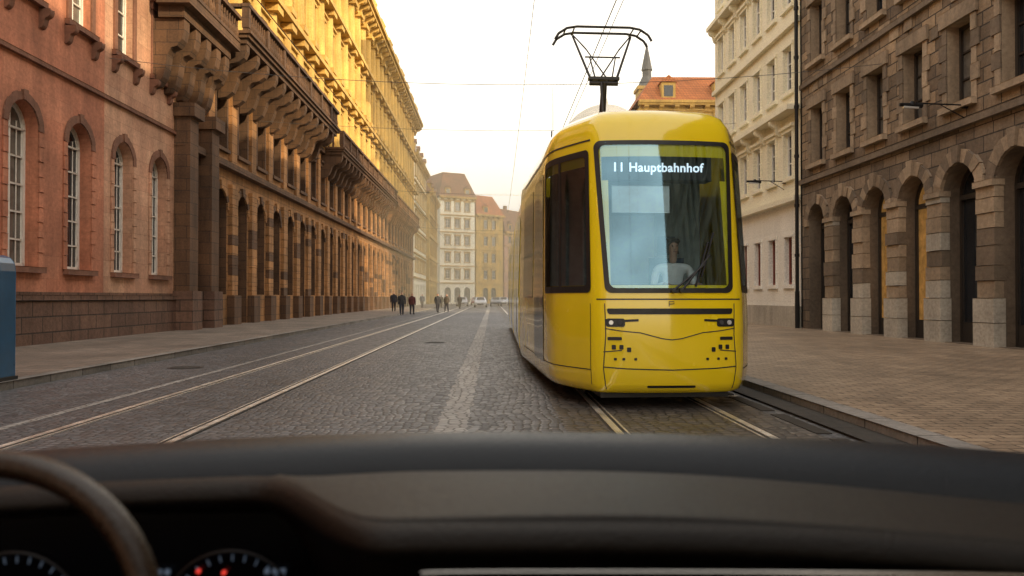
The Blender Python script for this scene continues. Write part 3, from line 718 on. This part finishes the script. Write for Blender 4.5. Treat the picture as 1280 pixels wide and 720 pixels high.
for sg in (-1, 1):
    mb.cyl((px+sg*.20, py, 4.97), (px+sg*.50, py+.18, 5.80), .022, .018, k, 6); mb.cyl((px+sg*.10, py, 4.97), (px-sg*.28, py+.1, 5.55), .014, .012, k, 6)
    mb.cyl((px+sg*.28, py+.1, 5.55), (px+sg*.50, py+.18, 5.82), .014, .012, k, 6)
    mb.cyl((px+sg*.14, py, 5.02), (px+sg*.22, py+.1, 5.42), .014, .012, k, 6)
mb.cyl((px-.30, py+.1, 5.42), (px+.30, py+.1, 5.42), .014, .014, k, 6)
for oy in (0, .32):
    pts = [(-.82, 5.68), (-.76, 5.78), (-.62, 5.87), (-.45, 5.90), (.45, 5.90), (.62, 5.87), (.76, 5.78), (.82, 5.68)]
    for a, b in zip(pts, pts[1:]): mb.cyl((px+a[0], py+oy, a[1]), (px+b[0], py+oy, b[1]), .022, .022, k, 8)
for sx in (-.5, .5, -.64, .64): mb.cyl((px+sx, py, 5.86), (px+sx, py+.32, 5.86), .014, .014, k, 6)
mb.done('pantograph', tram)

# ================================================================== PEOPLE
def skinobj(name, V, E, mat, parent=None, root=0, sub=2):
    me = bpy.data.meshes.new(name); me.from_pydata([v[:3] for v in V], E, []); me.materials.append(mat)
    o = bpy.data.objects.new(name, me); scene.collection.objects.link(o)
    if parent: o.parent = parent
    sk = o.modifiers.new('skin', 'SKIN'); sk.use_smooth_shade = True
    for i, v in enumerate(V):
        r = v[3]; rr = r if isinstance(r, tuple) else (r, r)
        me.skin_vertices[0].data[i].radius = rr; me.skin_vertices[0].data[i].use_root = (i == root)
    s = o.modifiers.new('sub', 'SUBSURF'); s.levels = sub; s.render_levels = sub
    return o
def clothes(name, legs, coat, skin, hair, h, zs=(.05, .46, .85, .945)):
    m, nt, b = newmat(name); tc = N(nt, 'ShaderNodeTexCoord'); s = N(nt, 'ShaderNodeSeparateXYZ'); nt.links.new(tc.outputs['Object'], s.inputs[0])
    d = math2(nt, 'DIVIDE', s.outputs[2], h)
    r = N(nt, 'ShaderNodeValToRGB'); r.color_ramp.interpolation = 'CONSTANT'; el = r.color_ramp.elements
    el[0].position = 0; el[0].color = (.02, .02, .02, 1); el[1].position = zs[0]; el[1].color = c4(legs)
    for p, c in ((zs[1], coat), (zs[2], skin), (zs[3], hair)): q = el.new(p); q.color = c4(c)
    nt.links.new(d, r.inputs[0]); nt.links.new(cscale(nt, r.outputs[0], maprange(nt, noise(nt, tc.outputs['Object'], 9), .3, .7, .75, 1.2)), b.inputs['Base Color']); b.inputs['Roughness'].default_value = .85
    return m
def person(x, y, z, rz, h, legs, coat, hair, stride=.14):
    p = empty('pedestrian', (x, y, z), rz); k = h/1.78; st = stride
    V = [(0, 0, .95, (.20, .15)), (0, 0, 1.12, (.19, .14)), (0, 0, 1.32, (.22, .15)), (0, 0, 1.44, (.13, .10)), (0, -.01, 1.52, .07), (0, -.015, 1.61, (.095, .11)), (0, -.01, 1.71, (.09, .10)),
         (-.10, 0, .85, .125), (-.10, -st*.5, .50, .09), (-.10, -st, .10, .06), (-.10, -st-.15, .045, .05),
         (.10, 0, .85, .125), (.10, st*.35, .50, .09), (.10, st*1.1, .11, .06), (.10, st*1.1-.14, .05, .05),
         (-.22, 0, 1.37, .085), (-.26, .04, 1.12, .065), (-.25, -.05, .88, .05), (-.24, -.08, .79, .042),
         (.22, 0, 1.37, .085), (.26, -.02, 1.12, .065), (.25, -.10, .88, .05), (.24, -.14, .80, .042)]
    V = [(a*k, b*k, c*k, (r[0]*k, r[1]*k) if isinstance(r, tuple) else r*k) for a, b, c, r in V]
    E = [(0, 1), (1, 2), (2, 3), (3, 4), (4, 5), (5, 6), (0, 7), (7, 8), (8, 9), (9, 10), (0, 11), (11, 12), (12, 13), (13, 14), (2, 15), (15, 16), (16, 17), (17, 18), (2, 19), (19, 20), (20, 21), (21, 22)]
    skinobj('body', V, E, clothes('clothes', legs, coat, (.5, .3, .22), hair, h), p)
person(-7.0, 62, 0, 0.2, 1.84, (.02, .025, .04), (.03, .03, .035), (.03, .02, .01))
person(-6.3, 63, 0, 3.0, 1.74, (.03, .03, .04), (.10, .03, .03), (.05, .03, .02))
person(-8.6, 70, .12, .1, 1.8, (.015, .015, .02), (.02, .02, .03), (.02, .02, .02))
person(-4.9, 72, .0, .5, 1.78, (.02, .02, .03), (.025, .025, .03), (.03, .02, .01))
person(-4.2, 74, .0, -.5, 1.72, (.04, .04, .05), (.12, .10, .08), (.04, .02, .01))
person(-8.4, 96, .12, .2, 1.7, (.03, .03, .04), (.05, .06, .09), (.03, .02, .01))
person(-3.9, 96, 0, .4, 1.75, (.03, .03, .04), (.04, .04, .05), (.03, .02, .01))
person(-6.6, 104, 0, .4, 1.75, (.03, .03, .04), (.03, .03, .03), (.03, .02, .01))

drv = empty('tram_driver', (TX, TY, .2), YAW)
dx, dy = .36, 1.30
m_sh = plain('driver_shirt', (.80, .82, .84), .8, nscale=14, namt=.1); m_sk = plain('driver_skin', (.50, .29, .20), .55, nscale=20, namt=.06); m_tr = plain('driver_trousers', (.03, .035, .06), .9, nscale=14); m_hr = plain('driver_hair', (.05, .03, .02), .7, nscale=30)
V = [(dx, dy, 1.08, (.17, .13)), (dx, dy-.02, 1.30, (.15, .115)), (dx, dy-.02, 1.52, (.185, .12)), (dx, dy-.03, 1.63, (.09, .075)),
     (dx-.22, dy-.03, 1.55, .066), (dx-.29, dy-.12, 1.28, .05), (dx-.22, dy-.40, 1.32, .038), (dx+.22, dy-.03, 1.55, .066), (dx+.30, dy-.12, 1.28, .05), (dx+.22, dy-.40, 1.32, .038)]
skinobj('torso_and_arms', V, [(0, 1), (1, 2), (2, 3), (2, 4), (4, 5), (5, 6), (2, 7), (7, 8), (8, 9)], m_sh, drv)
V = [(dx, dy, 1.04, (.17, .13)), (dx-.10, dy-.10, 1.04, .09), (dx-.13, dy-.18, 1.04, .07), (dx-.13, dy-.19, .62, .05), (dx-.13, dy-.20, .42, .045), (dx+.10, dy-.10, 1.04, .09), (dx+.13, dy-.18, 1.04, .07), (dx+.13, dy-.19, .62, .05), (dx+.13, dy-.20, .42, .045)]
skinobj('legs', V, [(0, 1), (1, 2), (2, 3), (3, 4), (0, 5), (5, 6), (6, 7), (7, 8)], m_tr, drv)
V = [(dx, dy-.03, 1.60, .055), (dx, dy-.04, 1.70, .055), (dx, dy-.06, 1.76, (.062, .07)), (dx, dy-.05, 1.84, (.075, .09)), (dx, dy-.045, 1.91, (.07, .085)), (dx, dy-.15, 1.81, .018)]
skinobj('head', V, [(0, 1), (1, 2), (2, 3), (3, 4), (3, 5)], m_sk, drv)
V = [(dx, dy-.01, 1.86, (.082, .09)), (dx, dy-.035, 1.93, (.078, .09)), (dx, dy+.02, 1.80, (.07, .05))]
skinobj('hair', V, [(2, 0), (0, 1)], m_hr, drv)
for sg in (-1, 1):
    hx, hy, hz = dx+sg*.22, dy-.42, 1.325
    skinobj('hand', [(hx, hy+.02, hz, .030), (hx-sg*.01, hy-.06, hz, (.038, .02))], [(0, 1)], m_sk, drv)
    for q in range(4):
        fx = hx-sg*.01+(q-1.5)*.019
        skinobj('finger', [(fx, hy-.07, hz, .0085), (fx, hy-.11, hz+.006, .008), (fx, hy-.135-.004*(q in (1, 2)), hz-.015, .007)], [(0, 1), (1, 2)], m_sk, drv, sub=1)
    skinobj('thumb', [(hx-sg*.03, hy-.03, hz, .011), (hx-sg*.065, hy-.06, hz-.005, .009), (hx-sg*.07, hy-.09, hz-.012, .008)], [(0, 1), (1, 2)], m_sk, drv, sub=1)
mb = MB()
for sg in (-1, 1): mb.cyl((dx+sg*.032, dy-.135, 1.845), (dx+sg*.032, dy-.150, 1.845), .011, .006, 'black', 8)
mb.box(I, dx-.024, dx+.024, dy-.142, dy-.128, 1.765, 1.772, 'redsh'); mb.done('eyes_and_mouth', drv)

# ================================================================== CARS (distant)
def car(x, y, rz, col, name='parked_car'):
    e = empty(name, (x, y, 0), rz); k = 'car_%s' % str(round(x+y, 1)); M[k] = plain('car_paint', col, .3, .2, coat=1, nscale=3, namt=.04)
    st = [(-2.15, .38, .62, .66, .70, .60), (-2.0, .24, .72, .80, .84, .76), (-1.2, .22, .82, .94, .88, .80), (-.85, .22, .86, 1.02, .89, .78), (-.25, .22, .88, 1.40, .89, .62), (.5, .22, .89, 1.45, .89, .62), (1.2, .22, .90, 1.38, .88, .62), (1.75, .24, .90, 1.05, .86, .72), (2.1, .30, .80, .92, .80, .70), (2.18, .42, .66, .70, .72, .62)]
    mb = MB(); rows = []
    for (yy, a, b, t, w, wt) in st:
        rows.append([(-w*.9, yy, a), (-w, yy, a+.12), (-w, yy, b-.08), (-w*.97, yy, b), (-wt, yy, t-.03), (-wt*.8, yy, t), (wt*.8, yy, t), (wt, yy, t-.03), (w*.97, yy, b), (w, yy, b-.08), (w, yy, a+.12), (w*.9, yy, a)])
    mb.grid(rows, k); mb.poly(rows[0], k); mb.poly(rows[-1][::-1], k)
    for i in (3, 4, 5, 6):
        for (j0, j1) in ((3, 4), (8, 7)):
            s = -1 if j0 == 3 else 1; q = [Vector(rows[i][j0]), Vector(rows[i+1][j0]), Vector(rows[i+1][j1]), Vector(rows[i][j1])]; c = sum(q, Vector())/4
            mb.poly([c+(p-c)*.86+Vector((s*.012, 0, .006)) for p in q], 'blackgl')
    for i, dy_ in ((3, -.012), (6, .012)):
        q = [Vector(rows[i][5]), Vector(rows[i][6]), Vector(rows[i+1][6]), Vector(rows[i+1][5])]; c = sum(q, Vector())/4
        mb.poly([c+(p-c)*.9+Vector((0, dy_, .012)) for p in q], 'blackgl')
    for sg in (-1, 1):
        for yy in (-1.32, 1.3): mb.cyl((sg*.70, yy, .31), (sg*.895, yy, .31), .31, .31, 'black', 20); mb.cyl((sg*.89, yy, .31), (sg*.905, yy, .31), .19, .17, 'rail', 14)
        mb.box(I, sg*.62-.14, sg*.62+.14, -2.12, -2.05, .60, .70, 'lamp'); mb.box(I, sg*.66-.11, sg*.66+.11, 2.1, 2.155, .68, .80, 'redsh')
        mb.box(I, sg*.98-.08, sg*.98+.08, -.75, -.63, .92, 1.02, k)
    mb.box(I, -.4, .4, -2.17, -2.10, .36, .50, 'black')
    mb.done('bodywork', e, smooth=False)
car(-1.6, 112, 0, (.6, .6, .6)); car(.6, 124, 0, (.10, .12, .16)); car(-4.6, 124, 0, (.45, .45, .47)); car(1.9, 132, 0, (.7, .7, .7)); car(-2.8, 140, 0, (.3, .05, .04))

# ================================================================== PAY STATION (blue column)
e = empty('parking_pay_station', (-7.40, 11.95, .12)); mb = MB(); M['blue'] = plain('blue_paint', (.025, .11, .23), .35, coat=.4, nscale=4, namt=.15); M['bluelt'] = plain('pale_blue_panel', (.20, .33, .42), .4, nscale=4)
w, d = .25, .19
prf = [(-w, .06), (-w, 1.62), (-w*.93, 1.74), (-w*.7, 1.82), (-w*.3, 1.86), (w*.3, 1.86), (w*.7, 1.82), (w*.93, 1.74), (w, 1.62), (w, .06)]
mb.prism([(x, -d, z) for x, z in prf], [(x, d, z) for x, z in prf], 'blue')
mb.box(I, -w-.03, w+.03, -d-.03, d+.03, 0, .06, 'darkm')
mb.box(I, -.2, .2, -d-.012, -d-.002, 1.0, 1.55, 'bluelt'); mb.box(I, -.12, .12, -d-.022, -d-.013, 1.3, 1.5, 'blackgl'); mb.box(I, -.17, -.02, -d-.022, -d-.013, 1.05, 1.22, 'darkm'); mb.box(I, .05, .16, -d-.024, -d-.013, 1.05, 1.2, 'black'); mb.box(I, -.1, .1, -d-.015, -d-.002, .55, .68, 'black')
mb.box(I, -.15, .15, -d-.012, -d-.002, 1.6, 1.75, 'frame')
mb.done('cabinet', e, bevel=.02)

# ================================================================== WIRES
def wire(pts, r=.009, name='overhead_wire'):
    cu = bpy.data.curves.new(name, 'CURVE'); cu.dimensions = '3D'; cu.bevel_depth = r; cu.bevel_resolution = 1
    sp_ = cu.splines.new('POLY'); sp_.points.add(len(pts)-1)
    for i, p in enumerate(pts): sp_.points[i].co = (*p, 1)
    o = bpy.data.objects.new(name, cu); cu.materials.append(M['wirem']); scene.collection.objects.link(o); return o
def sag(p, q, s, n=14): return [tuple(Vector(p).lerp(Vector(q), i/n)-Vector((0, 0, s*4*(i/n)*(1-i/n)))) for i in range(n+1)]
ys = [-8, 25, 52, 80, 110, 145, 190]
for x, z in ((1.92, 5.95), (-3.7, 6.0)):
    wire([(x+(.15 if i % 2 else -.15)*(x < 0), y, z) for i, y in enumerate(ys)], .009)
for y in ys[1:4]:
    zz = 8.2
    wire(sag((-11.9, y, zz+.6), (12.4 if y < 45 else 16, y, zz+.6), .75), .009)
    for x in (1.92, -3.7): wire([(x, y, 8.0), (x, y, 5.98)], .008)
wire(sag((3.3, -5, 9.2), (2.4, 60, 7.4), .5), .009); wire(sag((.9, -5, 9.6), (1.2, 60, 7.8), .5), .008)
mb = MB(); mb.cyl((3.0, 40, 9.25), (3.0, 40, 9.75), .03, .03, 'iron'); mb.cyl((3.0, 40, 8.95), (3.0, 40, 9.25), .26, .12, 'iron', 14); mb.cyl((3.0, 40, 8.88), (3.0, 40, 8.95), .2, .24, 'lamp', 14); mb.done('hanging_street_lamp')
wire(sag((-11.9, 40, 10.2), (12.4, 40, 10.2), .45), .009)

# ================================================================== CAR INTERIOR
M['dash'] = plain('dashboard_leather', (.0085, .0068, .0055), .40, nscale=240, namt=.35, bs=.4, spec=.28)
M['dashr'] = plain('dashboard_ridge_plastic', (.005, .009, .015), .36, nscale=200, namt=.2, bs=.15, spec=.30)
M['dashlow'] = plain('dashboard_soft_plastic', (.006, .006, .007), .6, nscale=200, namt=.2, bs=.2, spec=.2)
M['chrome'] = plain('satin_chrome', (.6, .58, .55), .25, 1)
M['screen'] = plain('display_glass', (.004, .004, .006), .25, spec=.3)
M['redled'] = plain('red_tell_tale', (.9, .06, .04), .5, emis=.9); M['whiteled'] = plain('gauge_marking', (.25, .35, .5), .5, emis=.12)
M['lining'] = plain('cabin_lining', (.05, .048, .045), .9, nscale=60)
M['carpaint'] = plain('own_car_paint', (.04, .045, .055), .3, .3, coat=1, nscale=3, namt=.04)
dash = empty('car_dashboard'); mb = MB(); mr = MB()
def smooth(a, b, x): t = max(0, min(1, (x-a)/(b-a))); return t*t*(3-2*t)
rows_ = []; rr_ = []
NX = 150
for i in range(NX+1):
    X = -.95+1.9*i/NX
    k = smooth(-.30, -.10, X); Yn = .985+(.755-.985)*k - .02*smooth(.2, .9, X); Yf = 1.185-.06*(X/.8)**2; dz = -.022*(X/.75)**2
    zl = -.004*(1-k) - .020*smooth(.1, .8, X)
    ym = (Yn+Yf-.12)/2
    # the pad swells gently in front of the passenger
    sw_ = .006*math.exp(-((X-.12)/.18)**2)
    pr = [(Yn+.16, .86), (Yn+.12, 1.0), (Yn+.05, 1.085), (Yn+.012, 1.100), (Yn, 1.110), (Yn+.002, 1.120), (Yn+.010, 1.128), (Yn+.024, 1.133)]
    if ym > Yn+.045: pr += [(Yn+.04, 1.1345+sw_*.5), (ym, 1.133+sw_)]
    pr += [(Yf-.142, 1.124), (Yf-.125, 1.114), (Yf-.11, 1.095)]
    if len(pr) == 11: pr.insert(8, ((pr[7][0]*2+pr[8][0])/3, 1.131)); pr.insert(9, ((pr[7][0]+pr[9][0]*2)/3, 1.128))
    pr.sort(key=lambda t: 0) if False else None
    rows_.append([(X, p.x, p.y+dz+zl) for p in catmull([(y, z) for y, z in pr], 4)])
    pr = [(Yf-.105, 1.05), (Yf-.098, 1.085), (Yf-.09, 1.106), (Yf-.075, 1.128), (Yf-.05, 1.143), (Yf-.015, 1.150), (Yf+.01, 1.148), (Yf+.04, 1.130), (Yf+.12, 1.05)]
    rr_.append([(X, p.x, p.y+dz) for p in catmull([(y, z) for y, z in pr], 4)])
mb.grid(rows_, 'dash'); mb.done('dash_top_pad', dash, smooth=True)
mr.grid(rr_, 'dashr'); mr.done('windscreen_ridge', dash, smooth=True)
mb = MB()
mb.box(I, -.95, -.20, 1.03, 1.05, .80, 1.075, 'screen')
for gx in (-.60, -.33):
    for q in range(21):
        t = R(-30+q*12); mb.cyl((gx+.07*math.cos(t), 1.026, .945+.07*math.sin(t)), (gx+.078*math.cos(t), 1.026, .945+.078*math.sin(t)), .0010, .0010, 'whiteled', 5)
    for q in range(40):
        t0, t1 = R(q*9), R(q*9+9); mb.cyl((gx+.085*math.cos(t0), 1.02, .945+.085*math.sin(t0)), (gx+.085*math.cos(t1), 1.02, .945+.085*math.sin(t1)), .0016, .0016, 'darkm', 6)
for gx, gz in ((-.372, 1.003), (-.340, 1.001)): mb.cyl((gx, 1.026, gz), (gx, 1.022, gz), .0026, .0026, 'redled', 10)
for gx in (-.42, -.41, -.285, -.275, -.265): mb.box(I, gx-.003, gx+.003, 1.02, 1.024, 1.000, 1.006, 'whiteled')
mb.done('instrument_cluster', dash)
mb = MB()
pts = [(-.052, 1.00), (-.055, 1.082), (-.051, 1.093), (-.040, 1.0975), (.25, 1.095), (.50, 1.090), (.80, 1.080)]
pp = catmull(pts, 6)
for a, b in zip(pp, pp[1:]): mb.cyl((a.x, .735, a.y), (b.x, .735, b.y), .0016, .0016, 'chrome', 8)
mb.box(I, -.048, .9, .739, .755, .9, 1.076, 'screen')
mb.done('display_trim', dash, smooth=False)
mb = MB(); mb.box(I, -.95, .95, .80, .815, .7, 1.05, 'dashlow'); mb.done('dash_lower_panel', dash)
sw = empty('steering_wheel', (-.480, .70, 1.022)); sw.rotation_euler = (R(68), 0, 0)
mb = MB(); rows_ = []
for i in range(97):
    t = 2*math.pi*i/96; rows_.append([((.184+.0135*math.cos(2*math.pi*j/20))*math.cos(t), (.184+.0135*math.cos(2*math.pi*j/20))*math.sin(t), .0155*math.sin(2*math.pi*j/20)) for j in range(21)])
M['wheel'] = plain('steering_wheel_leather', (.030, .017, .009), .28, nscale=220, namt=.2, bs=.2)
mb.grid(rows_, 'wheel'); mb.done('rim', sw, smooth=True)
mb = MB(); mb.cyl((0, 0, -.04), (0, 0, -.005), .062, .055, 'dashlow', 32)
for t in (R(0), R(180), R(270)):
    d_ = Vector((math.cos(t), math.sin(t), 0)); n_ = Vector((-d_.y, d_.x, 0)); z_ = Vector((0, 0, 1))
    A = [d_*.045+n_*.026-z_*.03, d_*.045-n_*.026-z_*.03, d_*.045-n_*.026-z_*.008, d_*.045+n_*.026-z_*.008]; B = [d_*.18+n_*.016-z_*.008, d_*.18-n_*.016-z_*.008, d_*.18-n_*.016+z_*.006, d_*.18+n_*.016+z_*.006]
    mb.prism(A, B, 'dashlow')
mb.done('hub_and_spokes', sw, bevel=.004)
cab = empty('car_body'); mb = MB()
rr = []
for i in range(13):
    y = .38-2.7*i/12; zc_ = 1.60+.05*math.sin(math.pi*min(1, (i+3)/15))
    rr.append([(x_, y, zc_-.07*(abs(x_)/.72)**3) for x_ in [-.72+.12*j for j in range(13)]])
mb.grid(rr, 'lining'); mb.grid([[(x_, y_, z_+.035) for x_, y_, z_ in r] for r in rr], 'carpaint')
for sg in (-1, 1):
    mb.cyl((sg*.76, .36, 1.56), (sg*1.0, 1.16, 1.04), .035, .045, 'lining', 10)
    mb.cyl((sg*.74, -.55, 1.56), (sg*.88, -.62, 1.0), .05, .06, 'lining', 10)
    mb.cyl((sg*.70, -2.1, 1.50), (sg*.84, -2.45, 1.0), .08, .10, 'lining', 10)
    mb.box(I, sg*.97-.05, sg*.97+.05, -2.5, 1.30, .30, 1.0, 'carpaint')
    for yy in (-2.0, 1.95): mb.cyl((sg*.72, yy, .32), (sg*.93, yy, .32), .32, .32, 'black', 24)
mb.box(I, -.85, .85, -2.9, -2.4, .35, 1.0, 'carpaint')
mb.box(I, -.86, .86, -2.38, 1.30, .28, .34, 'lining')
hood = [[(x_, y_, h_-.05*(abs(x_)/.9)**2) for x_ in [-.9+.15*j for j in range(13)]] for y_, h_ in ((1.34, .93), (1.7, .90), (2.1, .85), (2.35, .78), (2.45, .62), (2.47, .35))]
mb.grid(hood, 'carpaint')
for sg in (-1, 1): mb.box(I, sg*.88-.02, sg*.88+.02, 1.34, 2.4, .35, .78, 'carpaint')
for x_ in (-.38, .38):
    mb.box(I, x_-.25, x_+.25, -.75, -.25, .45, .60, 'seat'); mb.box(I, x_-.24, x_+.24, -.92, -.78, .60, 1.15, 'seat'); mb.box(I, x_-.13, x_+.13, -.92, -.82, 1.18, 1.36, 'seat')
mb.done('shell_and_seats', cab, smooth=False)

# ================================================================== HAZE (low scattering volume added for the glow at the street end)
hz = bpy.data.materials.new('street_haze'); hz.use_nodes = True; nt = hz.node_tree; nt.nodes.clear()
o = N(nt, 'ShaderNodeOutputMaterial'); vs = N(nt, 'ShaderNodeVolumeScatter'); vs.inputs['Color'].default_value = (1, .91, .70, 1); vs.inputs['Density'].default_value = .0065; vs.inputs['Anisotropy'].default_value = -.6
nt.links.new(vs.outputs[0], o.inputs['Volume']); M['haze'] = hz
mb = MB(); mb.box(I, -60, 60, 70, 215, -.5, 24, 'haze'); mb.done('haze')

# ================================================================== LIGHT / SKY
EL, AZ = 25, 129
w = bpy.data.worlds.new('World'); scene.world = w; w.use_nodes = True; nt = w.node_tree; nt.nodes.clear()
out = N(nt, 'ShaderNodeOutputWorld'); sky = N(nt, 'ShaderNodeTexSky', sky_type='NISHITA'); sky.sun_disc = False; sky.sun_elevation = R(EL); sky.sun_rotation = R(AZ); sky.dust_density = 5; sky.air_density = 1.0; sky.ozone_density = .6
b1 = N(nt, 'ShaderNodeBackground'); b1.inputs[1].default_value = .09; nt.links.new(sky.outputs[0], b1.inputs[0])
tc = N(nt, 'ShaderNodeTexCoord'); s = N(nt, 'ShaderNodeSeparateXYZ'); nt.links.new(tc.outputs['Generated'], s.inputs[0])
rp = N(nt, 'ShaderNodeValToRGB'); rp.color_ramp.elements[0].position = 0; rp.color_ramp.elements[0].color = (1.0, .80, .50, 1); rp.color_ramp.elements[1].position = .8; rp.color_ramp.elements[1].color = (.80, .74, .65, 1)
q = rp.color_ramp.elements.new(.25); q.color = (1.0, .88, .68, 1)
nt.links.new(s.outputs[2], rp.inputs[0]); b2 = N(nt, 'ShaderNodeBackground'); b2.inputs[1].default_value = 1.55; nt.links.new(rp.outputs[0], b2.inputs[0])
ad = N(nt, 'ShaderNodeAddShader'); nt.links.new(b1.outputs[0], ad.inputs[0]); nt.links.new(b2.outputs[0], ad.inputs[1]); nt.links.new(ad.outputs[0], out.inputs[0])
L = bpy.data.lights.new('sun', 'SUN'); L.energy = 5; L.angle = R(.6); L.color = (1, .78, .46)
lo = bpy.data.objects.new('sun', L); scene.collection.objects.link(lo)
sd = Vector((math.sin(R(AZ))*math.cos(R(EL)), math.cos(R(AZ))*math.cos(R(EL)), math.sin(R(EL)))); lo.rotation_euler = (-sd).to_track_quat('-Z', 'Y').to_euler()

# ================================================================== CAMERA
cam = bpy.data.cameras.new('camera'); co = bpy.data.objects.new('camera', cam); scene.collection.objects.link(co)
cam.lens = 28; cam.sensor_width = 36; cam.clip_start = .05; cam.clip_end = 4000
co.location = (0, 0, 1.35); co.rotation_euler = (R(90.69), 0, R(-1.44))
cam.dof.use_dof = True; cam.dof.focus_distance = 11; cam.dof.aperture_fstop = 4.0
scene.camera = co
scene.view_settings.view_transform = 'Standard'; scene.view_settings.look = 'None'; scene.view_settings.exposure = 0
